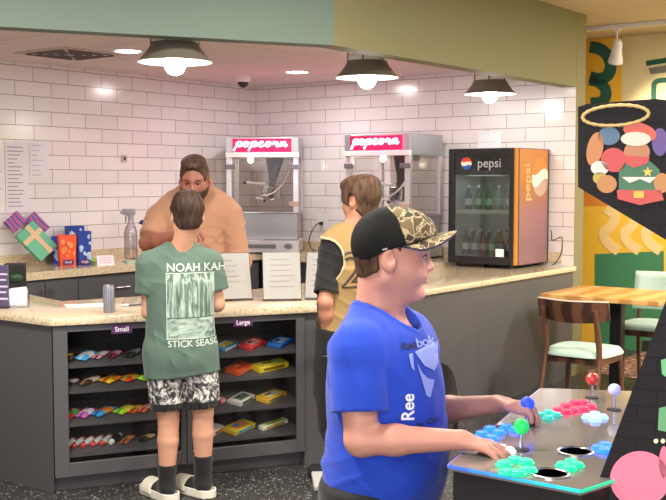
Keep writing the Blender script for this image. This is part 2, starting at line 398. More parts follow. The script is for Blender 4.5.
def case(name, label, x0, x1, sl, sr, sign):
    w = x1-x0
    t = thing(name, label, 'display case', A3+ABw*x0, FR)
    b = MB(); b.box2((0.002, .005, .08), (.016, .34, ZB-.002)); b.box2((w-.016, .005, .08), (w-.002, .34, ZB-.002)); b.box2((.016, .322, .08), (w-.016, .34, ZB-.002)); b.box2((.016, .005, .08), (w-.016, .322, .1)); b.box2((.016, .005, .815), (w-.016, .322, ZB-.002))
    b.build('cabinet', M_black, t, smooth=0)
    b = MB(); b.box2((.002, .05, 0), (w-.002, .07, .08)); b.build('toe_kick', M_greyd if 0 else M_grey, t, smooth=0)
    b = MB(); b.box2((.002, -.012, .08), (sl, .005, ZB-.003), .002); b.box2((w-sr, -.012, .08), (w-.002, .005, ZB-.003), .002); b.box2((sl, -.012, .08), (w-sr, .005, .148), .002); b.box2((sl, -.012, .806), (w-sr, .005, ZB-.003), .002)
    f = b.build('door_frame', M_grey, t, smooth=0)
    b = MB(); b.box2((sl, -.005, .148), (w-sr, -.002, .806)); b.build('glass_pane', M_glassd, f, smooth=0)
    b = MB(); b.box2((sl, -.0115, .1475), (w-sr, -.006, .1515)); b.build('bottom_trim', M_chrome, f, smooth=0)
    for z in SHZ:
        b = MB(); M = Matrix.Rotation(SLOPE, 3, 'X')
        b.box(M @ Vector((0, .14, -.010))+Vector((w/2, .02, z)), (w-.036, .28, .02), M=M); b.build('shelf', M_shelf, t, smooth=0)
    sx = sign[1]-x0
    g = MB(); g.box((sx, -.0145, .806), (.105, .004, .042), bevel=.001); s = g.build('sign', M_purple, t, smooth=0)
    text(sign[0], .034, M_lab, s, frame_M((sx, -.0168, .806), (1, 0, 0), (0, 0, 1)), bold=.0006)
    return t
x_div, x_end = .672, PB.__sub__(PA).length-.129
case('candy_case', 'left half of glazed sweets case, under the small Small sign', 0, x_div, .072, .03, ('Small', .34))
case('candy_case', 'right half of glazed sweets case, under the small Large sign', x_div, x_end, .03, .05, ('Large', .98))
# ------------------------------------------------------------------ sweets on the shelves
_cm = {}
def cmat(h, r=.25):
    if h not in _cm: _cm[h] = mat('wrapper_'+h, tuple(min(1, v*1.35) for v in lin(h)[:3])+(1,), r, bump=.25, bscale=45)
    return _cm[h]
def pillow(L, Wd, H, crimp=.012):
    b = MB(); nu, nv = 14, 8
    def fn(sg):
        def g(u, v):
            x = (u-.5)*L; y = (v-.5)*Wd*(1-.06*math.sin(u*PI))
            e = min(1, max(0, (L/2-abs(x)-crimp)/.02)); q = (1-abs(2*v-1)**3)
            z = H/2*q*math.sqrt(max(e, 0)) + .0012 + .001*math.sin(u*47+v*9)*e
            return Vector((x, y, H*.5+sg*z))
        return g
    b.slab(fn(1), fn(-1), nu, nv); return b
def paint(b, n, L, two):     # stripes along the pack become material slots
    mi = []
    for f in b.f:
        c = sum((Vector(b.v[i]) for i in f), Vector())/len(f); u = c.x/L+.5
        mi.append(0 if two == 0 else (1 if .3 < u+.1*math.sin(c.y*90) < .68 else (2 if abs(c.y) < .005 else 0)))
    b.m = mi; return b
def candy(kind, px, row, cols, label, size, yaw, unit, lift=0, dy=.115):
    z = SHZ[row]
    p = hit(px, (355, 381, 411, 440)[row]-(px-110)*.085, A3+INw*dy, INw)
    lx = (p-A3).dot(ABw)
    L, Wd, H = size
    if kind == 'bar': b = paint(pillow(L, Wd, H), 3, L, 1); nm = 'candy_bar'
    elif kind == 'bag': b = paint(pillow(L, Wd, H, .008), 3, L, 1); nm = 'candy_bag'
    elif kind == 'roll':
        b = MB(); b.lathe([(.004, -L/2), (Wd*.42, -L/2+.004), (Wd*.2, -L/2+.016), (Wd*.5, -L/2+.024), (Wd*.5, L/2-.024), (Wd*.2, L/2-.016), (Wd*.42, L/2-.004), (.004, L/2)], (0, 0, Wd/2), 14, Matrix.Rotation(PI/2, 3, 'Y')); b.m = [1 if abs((sum(b.v[i][0] for i in f)/len(f))) < L*.2 else (2 if (sum(b.v[i][2] for i in f)/len(f)) > Wd*.8 else 0) for f in b.f]; nm = 'candy_roll'
    else:
        b = MB(); b.box((0, 0, H/2), (L, Wd, H), bevel=.0025, seg=1); b.use(1).box((0.003, 0, H+.0003), (L*.62, Wd*.6, .0012)); b.use(2).box((-L*.1, Wd*.12, H+.0012), (L*.3, Wd*.22, .001)).box((0, -Wd/2-.0003, H*.5), (L*.7, .0012, H*.5)); nm = 'candy_box'
    o = b.build(nm, [cmat(c) for c in cols], smooth=40)
    M = Matrix.Translation(A3+ABw*lx+INw*.02+Vector((0, 0, z))) @ Matrix.Rotation(FR, 4, 'Z') @ Matrix.Rotation(SLOPE, 4, 'X') @ Matrix.Translation((0, dy-.02, .001+lift)) @ Matrix.Rotation(yaw, 4, 'Z')
    o.matrix_world = M
    tag(o, label, 'sweets', 'sweets on shelf %s of the %s case' % (('one', 'two', 'three', 'four')[row], unit))
S_, B_, G_ = (.13, .042, .018), (.12, .075, .02), (.15, .085, .024)
y1, y2 = R(52), R(40)
for a in [
 ('bag', 68, 0, ('2b2424', 'd8c23a', '6a5a48'), 'dark pack with yellow corner, leftmost on the top shelf of the left case', (.10, .06, .018), y1),
 ('bar', 75, 0, ('3a2423', '241a1c', '7d6a58'), 'dark brown bar beside the blue and white pack, top left shelf', S_, y1),
 ('bag', 86, 0, ('4aa6dc', 'e9eef2', '9cc4e0'), 'blue and white pack on the top shelf of the left case', (.14, .07, .02), y1),
 ('bar', 101, 0, ('c98d97', 'e9dcda', '5b2a33'), 'pale pink and white bar on the top shelf of the left case', S_, y1),
 ('bar', 115, 0, ('7b3046', 'd59aa8', '351820'), 'maroon and pink bar on the top shelf of the left case', S_, y1),
 ('bar', 133, 0, ('3a393d', '8d8b90', '1f1e20'), 'dark bar with silver end, near the green shirt on the top shelf', (.15, .05, .02), y1),
 ('bar', 71, 1, ('3a2a33', 'c9b3bd', '7a3b56'), 'dark mauve bar with white marks, leftmost on the second shelf', S_, y2),
 ('bar', 91, 1, ('4a382c', 'd5c3ad', '8a6a4a'), 'brown and cream mottled bar on the second shelf', (.17, .05, .02), y2),
 ('bag', 111, 1, ('f0c325', 'ea8a2a', 'c64a2b'), 'yellow and orange bag on the second shelf of the left case', B_, y2),
 ('bag', 130, 1, ('d9402f', 'e8a33a', '8ab43a'), 'red bag with yellow spot on the second shelf', B_, y2),
 ('bag', 146, 1, ('7cc22f', '4d9427', 'c7e05a'), 'bright green bag at the shirt edge on the second shelf', B_, y2),
 ('bag', 71, 2, ('c8332c', '4f9a48', 'efe6df'), 'red and green pack, leftmost on the third shelf', (.13, .06, .022), y1),
 ('bag', 86, 2, ('c76bb0', 'ead6e6', '7c3f98'), 'pink and purple pack on the third shelf', (.13, .06, .022), y1),
 ('bag', 104, 2, ('3f9ad8', 'e58a35', '2b4f9c'), 'sky blue pack with orange spot on the third shelf', (.15, .06, .022), y2),
 ('bag', 125, 2, ('a6cf2f', 'e3c941', '4a9a3a'), 'lime and yellow pack on the third shelf', (.13, .065, .022), y2),
 ('bar', 136, 2, ('b5622c', 'e0a064', '6f2f1c'), 'orange brown bar on the third shelf, beside the lime pack', S_, y1),
 ('bar', 146, 2, ('c06a55', 'e7a48a', '7c2d31'), 'salmon bar by the marbled shorts on the third shelf', S_, y1),
 ('roll', 69, 3, ('c23a38', 'd9dadb', '2b2a30'), 'first of the red and white rolls from the left, bottom shelf', (.12, .03, .03), y1),
 ('roll', 78, 3, ('c23a38', 'c9cfd2', '28303a'), 'second of the red and white rolls from the left, bottom shelf', (.12, .03, .03), y1),
 ('roll', 87.5, 3, ('d24848', 'f0e5e4', '57323a'), 'third of the red and white rolls from the left, bottom shelf', (.12, .03, .03), y1),
 ('roll', 97, 3, ('d24848', 'efe2dc', '30322a'), 'fourth of the red and white rolls from the left, bottom shelf', (.12, .03, .03), y1),
 ('roll', 106, 3, ('d5382e', 'efe9e0', '3f7a3a'), 'fifth of the red and white rolls from the left, bottom shelf', (.12, .03, .03), y1),
 ('roll', 115, 3, ('d7d4d1', '2c2b2d', 'efeded'), 'white roll with black band, beside the red rolls on the bottom shelf', (.12, .03, .03), y1),
 ('bar', 128, 3, ('9a5b3c', 'c98a63', '4a2a20'), 'brown bar alone on the bottom shelf of the left case', S_, y1),
 ('bar', 148, 3, ('3a332b', 'c4b183', '1f1c1a'), 'black and tan bar at the shin of the green shirted boy', S_, y2)]:
    candy(*a, 'left')
for a in [
 ('box', 224, 0, ('3f7fb0', 'e5c03a', 'c9d6dd'), 'blue box with yellow label on the top shelf of the right case', G_, y2),
 ('box', 252, 0, ('d13a3f', 'e7a7a0', '8c1f2a'), 'red box on the top shelf of the right case', G_, y2),
 ('box', 280, 0, ('2b6dbc', '9cc0e2', '17407c'), 'royal blue box on the top shelf of the right case', G_, y2),
 ('bag', 210, 1, ('c9d33a', 'e6e07a', '7f9a2a'), 'yellow green bag at the edge of the green shirt, second right shelf', (.11, .07, .026), y2),
 ('box', 239, 1, ('ea5a26', 'd94a2a', 'f08a4a'), 'plain orange box on the second shelf of the right case', (.15, .09, .028), y2),
 ('box', 270, 1, ('e6c92f', 'f0df6a', '8a6a1c'), 'long yellow box on the second shelf of the right case', (.20, .075, .032), R(18)),
 ('bag', 219, 2, ('d8475c', 'eab0b4', '8e2236'), 'small red round pack on the third shelf of the right case', (.08, .07, .03), y2),
 ('box', 241, 2, ('e4e6dd', '4a6a4a', '2b3a2e'), 'white box with dark green print on the third right shelf', G_, y2),
 ('box', 271, 2, ('ecb52e', 'e9d9a6', '6a6a72'), 'golden yellow box on the third shelf of the right case', (.17, .085, .026), R(32)),
 ('box', 213, 3, ('e6dac6', 'efe9df', 'c2543c'), 'cream box at the boy\'s calf on the bottom right shelf', (.10, .08, .03), y2),
 ('box', 239, 3, ('edc63a', 'd9855a', '4a9ac4'), 'yellow box with orange and blue picture on the bottom right shelf', (.17, .09, .026), R(32)),
 ('box', 273, 3, ('d9dcc0', '8ab04a', 'c7943c'), 'slim white and green box on the bottom right shelf', (.19, .04, .024), R(24))]:
    candy(*a, 'right')
ZT2, ZB2 = .905, .848
# ================================================================== back counter along the left wall and the back wall
xb, yb = XL+.65, YB-.65
b = MB(); b.prism([K(*p).to_2d() for p in [(XL+.004, 3.4), (xb, 3.4), (xb, yb), (XC-.845, yb), (XC-.845, YB-.004), (XL+.004, YB-.004)]], ZB2, ZT2)
bc = b.build('back_worktop', M_gran, smooth=0); tag(bc, 'tan granite worktop against the tiled kitchen walls', 'countertop')
b = MB(); b.prism([K(*p).to_2d() for p in [(XL+.003, 3.4), (XL+.023, 3.4), (XL+.023, YB-.023), (XC-.1, YB-.023), (XC-.1, YB-.003), (XL+.003, YB-.003)]], ZT2, ZT2+.08)
b.build('backsplash', M_gran, bc, smooth=0)
def yk_at(px, py): return toK(hit(px, py, K(xb, 0), K(1, 0))).y
yA, yD, yE = yk_at(4, 290), yk_at(79, 285), yk_at(160, 280)
def cab(y0, y1, kind, label):
    t = thing('base_cabinet', label, 'cabinet', K(xb-.03, y0), R(53)); w = y1-y0       # local x along +yk, -y towards the room
    M_ = M_greyd
    b = MB(); b.box2((0.002, 0.0, .1), (w-.002, .58, ZB-.002)); b.box2((.002, .05, 0), (w-.002, .58, .1)); b.build('carcass', M_greyd, t, smooth=0)
    def bar(p, q, par):
        h = MB(); p, q = Vector(p), Vector(q); d = (q-p)*.12
        h.cyl(p, q, .0065, n=10); h.cyl(p+d, p+d+Vector((0, .03, 0)), .005, n=8); h.cyl(q-d, q-d+Vector((0, .03, 0)), .005, n=8); h.build('handle', M_chrome, par)
    if kind == 'doors':
        for i in (0, 1):
            x0, x1 = .004+i*w/2, w/2*(i+1)-.002
            d = MB().box2((x0, -.02, .105), (x1, 0, ZB-.012), .002).build('door', M_grey, t, smooth=0)
            x = x1-.035 if i == 0 else x0+.035
            bar((x, -.05, .64), (x, -.05, .79), d)
    else:
        zz = [.105, .36, .60, ZB-.012]
        for i in range(3):
            d = MB().box2((.004, -.02, zz[i]), (w-.004, 0, zz[i+1]-.006), .002).build('drawer', M_grey, t, smooth=0)
            z = (zz[i]+zz[i+1])/2+.02; bar((w/2-.08, -.05, z), (w/2+.08, -.05, z), d)
yL = yk_at(46, 288)
cab(yL-(yD-yL), yD, 'doors', 'grey two-door cabinet with upright bar handles behind the bar')
cab(yD+.002, yE, 'drawers', 'grey drawer cabinet with level bar handle beside the boy\'s sleeve')
cab(yE+.002, yb-.03, 'drawers', 'grey drawer cabinet in the corner behind the man')
cab(4.0, yL-(yD-yL)-.002, 'doors', 'grey two-door cabinet behind the napkin holder, cut by the picture edge')
b = MB(); b.box2((xb-.02, yb+.03, .1), (XC-.87, YB-.03, ZB-.002)); b.box2((xb-.02, yb+.08, 0), (XC-.87, YB-.03, .1)); bb = b.build('base_cabinet', M_greyd, smooth=0); bb.rotation_euler = (0, 0, TH)
tag(bb, 'dark grey cabinet run under the two popcorn machines', 'cabinet')
# ================================================================== things on the back counter
def wallL(px, py, off): return hit(px, py, K(XL+off, 0), K(1, 0))
def backbox(name, label, cat, px0, px1, py0, py1, off, dep, mats, pat=None, roll=0, group=None, rest=True):
    """upright box facing the room, standing on the back counter"""
    c = wallL((px0+px1)/2, py1, off) if py1 < 260 else at((px0+px1)/2, py1, z=ZT2); s = (c-Vector((0, 0, CAM_H))).length/FPX
    w = (px1-px0)*s*.92; h = (py1-py0)*s
    t = thing(name, label, cat, (c.x, c.y, ZT2), R(23), group)
    return t, w, h
def spots(b, w, h, y, n, r, seed):
    rnd = random.Random(seed)
    for i in range(n):
        cx, cz = rnd.uniform(-w*.42, w*.42), rnd.uniform(h*.1, h*.92); rr = r*rnd.uniform(.6, 1.3)
        b.prism([(cx+rr*math.cos(a*PI/4)*rnd.uniform(.7, 1.1), cz+rr*1.3*math.sin(a*PI/4)) for a in range(8)], 0, .0012, frame_M((0, y, 0), (1, 0, 0), (0, 0, 1)))
M_org = mat('orange_card', 'ee5b32', .5); M_orgl = mat('pale_orange_print', 'f79a5c', .5); M_blu = mat('blue_card', '1e3f9f', .5); M_blul = mat('pale_blue_print', 'b9d2f0', .5)
def tub(label, px0, px1, py0, py1, off, m, mp, seed, sign=True, rz=0):
    t, w, h = backbox('popcorn_tub', label, 'popcorn tub', px0, px1, py0, py1, off, .1, m, group='popcorn tubs on the back counter')
    t.rotation_euler.z += rz
    b = MB(); x = w/2
    b.prism([(-x*.86, -x*.86), (x*.86, -x*.86), (x*.86, x*.86), (-x*.86, x*.86)], 0, .004)
    v = [(-x*.86, -x*.86), (x*.86, -x*.86), (x*.86, x*.86), (-x*.86, x*.86)]; u = [(-x, -x), (x, -x), (x, x), (-x, x)]
    i_ = [(p*.97, q*.97) for p, q in u]; k_ = [(p*.97, q*.97) for p, q in v]
    vs = [(*p, 0) for p in v]+[(*p, h) for p in u]+[(*p, h) for p in i_]+[(*p, .005) for p in k_]
    fs = []
    for k in range(3):
        for i in range(4): fs.append([k*4+i, k*4+(i+1) % 4, k*4+4+(i+1) % 4, k*4+4+i])
    b.add(vs, fs); c = b.build('carton', m, t, smooth=0)
    d = MB(); spots(d, w*.9, h, -x-.001, 11, .014, seed); d.build('print', mp, t, smooth=0)
    if sign:
        s = MB(); s.box((.0, -x-.006, .03), (w*.6, .003, .04)); sg = s.build('label', M_purple, t, smooth=0)
        text('Med' if sign is True else sign, .024, M_lab, sg, frame_M((0, -x-.0078, .03), (1, 0, 0), (0, 0, 1)))
    return t
tub('orange popcorn tub with pale print and purple tag', 58, 76, 236, 265.5, .42, M_org, M_orgl, 1, 'Small')
tub('blue popcorn tub with white spots and purple tag, right of the orange tub', 76.5, 91, 232, 265, .40, M_blu, M_blul, 2, 'Large')
t3 = tub('blue spotted tub standing behind, between the orange and blue tubs', 66, 84, 224, 259, .13, M_blu, M_blul, 3, False)
t4 = tub('low blue tub half hidden behind the orange tub and green gift', 52, 66, 233, 259, .12, mat('ultramarine_card', '2f3cc0', .5), M_blul, 4, False)
# tilted gift box with a tan ribbon and purple boxes leaning behind it
M_gift = mat('green_gift_paper', '5fae8d', .5, var=.05); M_rib = mat('tan_ribbon', 'd7b48f', .55); M_pur = ramp_mat('purple_patterned_card', [(.35, '5b3d86'), (.47, '7d5fb0'), (.52, 'e3cfe6'), (.6, 'b0478f')], 'wave', (1, 1, 1), 9, distort=5, rough=.5)
def tilted(name, label, cat, px, py, off, w, h, d, roll, m):
    c = wallL(px, py, off)
    t = thing(name, label, cat, c); t.matrix_world = Matrix.Translation(c) @ Matrix.Rotation(R(30), 4, 'Z') @ Matrix.Rotation(R(-10), 4, 'X') @ Matrix.Rotation(roll, 4, 'Y')
    MB().box((0, 0, 0), (w, d, h), bevel=.003).build('box', m, t, smooth=0); return t
g = tilted('gift_box', 'green gift box with tan ribbon tilted on its corner', 'gift box', 36, 241.5, .20, .175, .265, .075, R(-41), M_gift)
b = MB(); b.box((.02, -.039, .0), (.036, .003, .266)); b.box((0, -.0385, .045), (.176, .003, .036)); b.build('ribbon', M_rib, g, smooth=0)
tilted('patterned_box', 'purple patterned box leaning on the wall, left of the green gift', 'box', 15, 222, .09, .13, .11, .05, R(-41), M_pur)
tilted('patterned_box', 'purple and pink patterned box peeping out above the green gift', 'box', 37, 224, .075, .10, .17, .05, R(-41), M_pur)
p = at(91, 264, z=ZT2); b = MB(); b.sphere((0, 0, .022), (.055, .035, .022), 14); b.sphere((.02, .01, .03), (.03, .025, .02), 12); o = b.build('cloth', mat('lime_cloth', '93b84f', .9, bump=.5, bscale=40)); o.location = p; tag(o, 'crumpled lime green cloth in front of the blue tub', 'cloth')
p = at(106, 265, z=ZT2); t = thing('tent_card', 'pale pink folded card on the back counter', 'card', p, R(25))
b = MB(); Mt = Matrix.Rotation(R(-28), 3, 'X'); b.box(Mt @ Vector((0, 0, .04)), (.13, .002, .08), M=Mt); Mt2 = Matrix.Rotation(R(28), 3, 'X'); b.box(Mt2 @ Vector((0, 0, .04))+Vector((0, .075, 0)), (.13, .002, .08), M=Mt2); b.build('sheet', mat('pale_pink_paper', 'f3dde3', .8), t, smooth=0)
b = MB()
for i in range(4): b.box(Mt @ Vector((.0, -.0016, .018+i*.015)), (.09, .001, .004), M=Mt)
b.build('print', mat('pink_print', 'd28aa0', .8), t, smooth=0)
p = at(137, 262, z=ZT2); o = MB().box((0, 0, .004), (.2, .13, .008), bevel=.002).build('folder', mat('mint_green_folder', 'a3c4a8', .6), smooth=0); o.location = p; o.rotation_euler = (0, 0, R(30)); tag(o, 'flat mint green folder beside the man\'s elbow on the back counter', 'folder')
# clear spray bottle, blue trigger bottle
M_clear = glass('clear_plastic', 'e8e4e8', .12, .15)
def bottle(name, label, p, m, mcap, s=1, trig=False):
    t = thing(name, label, 'bottle', p)
    MB().lathe([(.001, 0), (.04*s, 0), (.043*s, .01*s), (.043*s, .17*s), (.036*s, .2*s), (.017*s, .235*s), (.015*s, .255*s), (.001, .256*s)], n=20).build('body', m, t)
    c = MB(); c.lathe([(.001, .25*s), (.018*s, .25*s), (.018*s, .285*s), (.001, .286*s)], n=16)
    c.box((-.01*s, 0, .305*s), (.085*s, .024*s, .04*s), bevel=.006); c.box((-.055*s, 0, .30*s), (.02*s, .018*s, .018*s), bevel=.003)
    c.tube([(-.022*s, 0, .29*s), (-.032*s, 0, .265*s), (-.03*s, 0, .235*s)], .006*s, 8); c.build('spray_head', mcap, t); return t
bottle('spray_bottle', 'clear spray bottle with grey head against the tiled wall', wallL(131, 257, .22)*1.0, M_clear, mat('grey_plastic', 'a5a3ad', .45), 1.28).location.z = ZT2
q = wallL(147, 258, .25); q.z = ZT2; bottle('spray_bottle', 'spray bottle with dark blue head beside the man\'s elbow', q, M_clear, mat('navy_plastic', '1f2f78', .4), .98)
# ------------------------------------------------------------------ on the wall
def onwall(px0, px1, py0, py1, wall, name, label, cat, m, lines=0, th=.002):
    P, n = ((K(XL, 0), K(1, 0)) if wall == 'L' else (K(0, YB), K(0, -1)))
    a = hit(px0, py1, P+n*.003, n); c = hit(px1, py0, P+n*.003, n); xd = (K(0, 1) if wall == 'L' else K(1, 0))
    w = (c-a).dot(xd); h = c.z-a.z; ctr = (a+c)/2
    t = thing(name, label, cat, ctr, R(53) if wall == 'L' else TH)
    MB().box((0, -th/2, 0), (w, th, h)).build('sheet' if lines else 'plate', m, t, smooth=0)
    if lines:
        b = MB(); rnd = random.Random(px0)
        for i in range(lines):
            z = h*(.42-.84*i/max(1, lines-1)); l = w*rnd.uniform(.3, .75); b.box((-w*.40+l/2, -th-.0006, z), (l, .001, h*.012))
        b.build('print', M_ink, t, smooth=0)
    return t
M_note = mat('notice_paper', 'e6dfe6', .7)
onwall(6, 28, 142, 212, 'L', 'notice', 'tall printed notice taped to the left tiled wall', 'notice', M_note, 16)
onwall(30, 48, 143, 178, 'L', 'notice', 'short printed notice beside the tall one on the tiled wall', 'notice', M_note, 7)
onwall(-9, 4, 150, 205, 'L', 'notice', 'printed notice cut by the left picture edge', 'notice', M_note, 9)
t = onwall(121.5, 126.5, 155, 162, 'L', 'wall_plate', 'small square metal plate on the tiled wall above the spray bottle', 'wall plate', mat('pale_steel', 'b9b2b0', .4, .3), th=.008)
MB().box((0, -.010, 0), (.018, .006, .025)).build('switch', M_black, t, smooth=0)
onwall(478, 501, 131, 153, 'B', 'notice', 'blank white sheet on the tiles above the drinks fridge', 'notice', mat('bright_paper', 'eef1f6', .7), 3)
t = onwall(318, 327, 214, 230, 'B', 'wall_outlet', 'white wall outlet with a plugged cord between the popcorn machines', 'outlet', M_whitep, th=.007)
MB().box((.0, -.022, -.012), (.03, .03, .03), bevel=.004).build('plug', M_black, t)
def cord(name, label, pts, r, m):
    b = MB(); b.tube(smoothline(pts, 8), r, 8); o = b.build(name, m); tag(o, label, 'cord'); return o
PBk = lambda px, py, off: hit(px, py, K(0, YB-off), K(0, 1))
cord('power_cord', 'dark cord looping from the outlet between the popcorn machines', [PBk(322, 222, .04), PBk(316, 225, .08), PBk(311, 233, .10), PBk(309, 242, .10), PBk(312, 249, .10), PBk(320, 252, .1), PBk(326, 253, .1)], .005, mat('dark_cord', '3a3738', .5))
# ================================================================== popcorn machines
M_pinkp = emit('magenta_lit_panel', 'd3124e', .62); M_neon = emit('white_pink_neon', 'ffcfe0', 1.7)
M_steel = mat('polished_steel', 'c9c7cd', .22, .9); M_frost = mat('pale_satin_metal', 'd6d3d8', .35, .55); M_hinge = mat('grey_hinge', '77757a', .4, .4); M_tan = mat('tan_bracket', 'b39a86', .5)
M_bulbwarm = emit('warm_bulb', 'ffe2b0', 7)
LET = {'p': [(0, .55), (.22, 1.0), (.1, .3), (-.12, -.75), (.02, -.2), (.2, .75), (.5, 1.0), (.66, .7), (.5, .2), (.25, .15), (.55, .12), (.85, .45)],
       'o': [(.1, .5), (.3, .95), (.12, .85), (.05, .4), (.28, .05), (.55, .35), (.5, .85), (.3, .95), (.5, .75), (.85, .7)],
       'c': [(.1, .5), (.5, .9), (.3, 1.0), (.08, .55), (.25, .08), (.55, .12), (.8, .4)],
       'r': [(.0, .4), (.18, 1.02), (.25, .82), (.5, .85), (.45, .3), (.6, .05), (.8, .4)],
       'n': [(.0, .4), (.15, .95), (.14, .05), (.3, .75), (.5, .95), (.55, .5), (.6, .05), (.85, .4)]}
def script_word(b, word, x0, z0, h, y, r, adv):
    x = x0
    pts = []
    for ch in word:
        for (u, v) in LET[ch]: pts.append((x+(u*adv+v*.12*adv), y, z0+v*h))
        x += adv*.86
    b.tube(smoothline(pts, 4), r, 6)
def popper(label, loc, rz):
    w, d = .64, .52
    t = thing('popcorn_machine', label, 'popcorn machine', loc, rz)
    x = w/2
    b = MB(); b.box2((-x, 0, 0.012), (x, d, .12), .006); b.build('base', M_frost, t, smooth=0)
    b = MB(); b.box2((-x+.03, -.004, .05), (x-.2, .002, .085)); b.build('drawer_slot', M_hinge, t, smooth=0)
    b = MB(); b.lathe([(.001, 0), (.03, 0), (.03, .012), (.001, .014)], (x-.09, -.001, .07), 18, Matrix.Rotation(PI/2, 3, 'X'), 1.2, .8); b.build('knob', M_hinge, t)
    b = MB(); b.box2((-x+.02, .11, .12), (x-.02, d-.01, .36), .004); b.build('deck', M_alu, t, smooth=0)
    b = MB(); b.box2((-x+.0, .0, .12), (x, .115, .132), .003); b.box2((-x, .09, .355), (x, d, .372), .003); b.build('deck_lip', M_steel, t, smooth=0)
    for sx in (-1, 1):
        for y in (.025, d-.025): MB().box((sx*(x-.024), y, .61), (.048, .04, .49), bevel=.003).build('post', M_frost, t, smooth=0)
    b = MB(); b.box2((-x+.05, .02, .372), (-.002, .025, .855)); b.build('door_pane', M_glass, t, smooth=0)
    b = MB(); b.box2((.002, .02, .372), (x-.05, .025, .855)); b.build('door_pane', M_glass, t, smooth=0)
    for sx in (-1, 1):
        b = MB(); b.box2((sx*(x-.012)-.003, .05, .372), (sx*(x-.012)+.003, d-.05, .855)); b.build('side_pane', M_glass, t, smooth=0)
    for sx in (-1, 1):
        for z, m in ((.77, M_hinge), (.445, M_tan)): MB().box((sx*(x-.04), -.002, z), (.09, .02, .04), bevel=.003).build('hinge', m, t, smooth=0)
    # roof box with the lit sign
    b = MB(); b.box2((-x, .012, .855), (x, d, 1.03), .004); b.build('roof', M_alu, t, smooth=0)
    b = MB(); b.box2((-x-.004, -.012, .852), (x+.004, .03, .895), .004); b.build('light_rail', M_whitep, t, smooth=0)
    b = MB(); b.box2((-x+.06, -.002, .9), (x-.06, .012, 1.02)); s = b.build('sign_panel', M_pinkp, t, smooth=0)
    b = MB(); b.box2((-x+.055, -.01, 1.016), (x-.055, .012, 1.024)); b.box2((-x, -.008, .896), (-x+.055, .012, 1.028)); b.box2((x-.06, -.008, .896), (x, .012, 1.028)); b.build('sign_frame', M_alu, t, smooth=0)
    b = MB(); script_word(b, 'popcorn', -.235, .944, .046, -.010, .0092, .076); b.build('neon_lettering', M_neon, s)
    # kettle, arm and its hanger
    b = MB(); b.lathe([(.01, -.0), (.075, 0), (.088, .02), (.09, .11), (.094, .115), (.088, .12), (.02, .125)], (.05, .27, .475), 24); b.build('kettle', M_steel, t)
    b = MB(); b.tube([(.05, .27, .60), (.05, .27, .72), (.05, .27, .86)], [.02, .03, .06], 14); b.tube([(.05, .27, .6), (.12, .26, .86)], [.03, .05], 12); b.build('kettle_hanger', mat('worn_steel', '4a4444', .6, .1), t)
    b = MB(); b.tube(smoothline([(.24, .2, .82), (.22, .17, .72), (.15, .15, .6), (.06, .15, .53), (-.04, .17, .51)], 6), .007, 8); b.build('power_lead', M_whitep, t)
    b = MB(); b.cyl((-.17, .2, .63), (.0, .24, .615), .012); b.cyl((-.08, .2, .49), (.03, .25, .475), .01); b.build('handle', M_whitep, t)
    b = MB(); b.sphere((-.18, .198, .631), .016, 10); b.sphere((.0, .18, .468), .014, 10); b.build('grip', mat('dark_grip', '4a4446', .5), t)
    b = MB(); b.box((.27, .19, .835), (.04, .05, .05), bevel=.01); b.build('socket', M_hinge, t)
    b = MB(); b.sphere((-.14, .3, .835), .028, 12); b.build('lamp', M_bulbwarm, t)
    b = MB(); 
    for sx in (-1, 1):
        for y in (.05, d-.05): b.cyl((sx*(x-.05), y, 0), (sx*(x-.05), y, .014), .02, n=12)
    b.build('feet', M_black, t)
    return t
bpy.context.view_layer.update(); SIGNS = []
SIGNS.append(popper('silver popcorn machine with pink neon sign, in the corner beside the man', (at(262, 140, Y=9.28).x, 9.28, ZT2), R(-3)))
SIGNS.append(popper('silver popcorn machine with pink neon sign, above the boy in the jersey', K(-4.931, 7.138, ZT2), TH))
bpy.context.view_layer.update()
# heap of wrapped cups on the deck of the second one
# ================================================================== drinks fridge
fx0, fx1, fy0 = -4.255, -3.67, 7.155
t = thing('drinks_fridge', 'small black glass-door drinks fridge with orange side on the bar', 'fridge', K((fx0+fx1)/2, fy0, ZT), TH)
w, d, h = fx1-fx0, YB-.02-fy0, .92; FH = h
M_fblk = mat('black_fridge_shell', '1d1b20', .4); M_finn = mat('pale_fridge_liner', 'b9c0b8', .5)
x = w/2
b = MB(); b.box2((-x, .045, .025), (-x+.03, d, h)); b.box2((x-.03, .045, .025), (x, d, h)); b.box2((-x+.03, d-.03, .025), (x-.03, d, h)); b.box2((-x+.03, .045, .025), (x-.03, d-.03, .08)); b.box2((-x+.03, .045, h-.16), (x-.03, d-.03, h)); b.build('shell', M_fblk, t, smooth=0)
b = MB(); b.box2((-x+.03, d-.034, .08), (x-.03, d-.031, h-.16)); b.box2((-x+.031, .05, .08), (-x+.034, d-.034, h-.16)); b.box2((x-.034, .05, .08), (x-.031, d-.034, h-.16)); b.box2((-x+.034, .05, .081), (x-.034, d-.034, .084)); b.build('liner', M_finn, t, smooth=0)
def side_gradient():  # colour grades from plum at the bottom to orange at the top
    m, nt, bs = newmat('orange_to_plum_gradient'); L = nt.links.new; tc = nt.nodes.new('ShaderNodeTexCoord'); sp = nt.nodes.new('ShaderNodeSeparateXYZ'); L(tc.outputs['Object'], sp.inputs[0])
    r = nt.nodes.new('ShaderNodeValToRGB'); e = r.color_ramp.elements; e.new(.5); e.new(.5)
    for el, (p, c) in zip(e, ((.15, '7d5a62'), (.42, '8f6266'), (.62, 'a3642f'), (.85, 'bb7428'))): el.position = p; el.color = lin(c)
    L(sp.outputs['Z'], r.inputs[0]); L(r.outputs[0], bs.inputs['Base Color']); bs.inputs['Roughness'].default_value = .3; return m
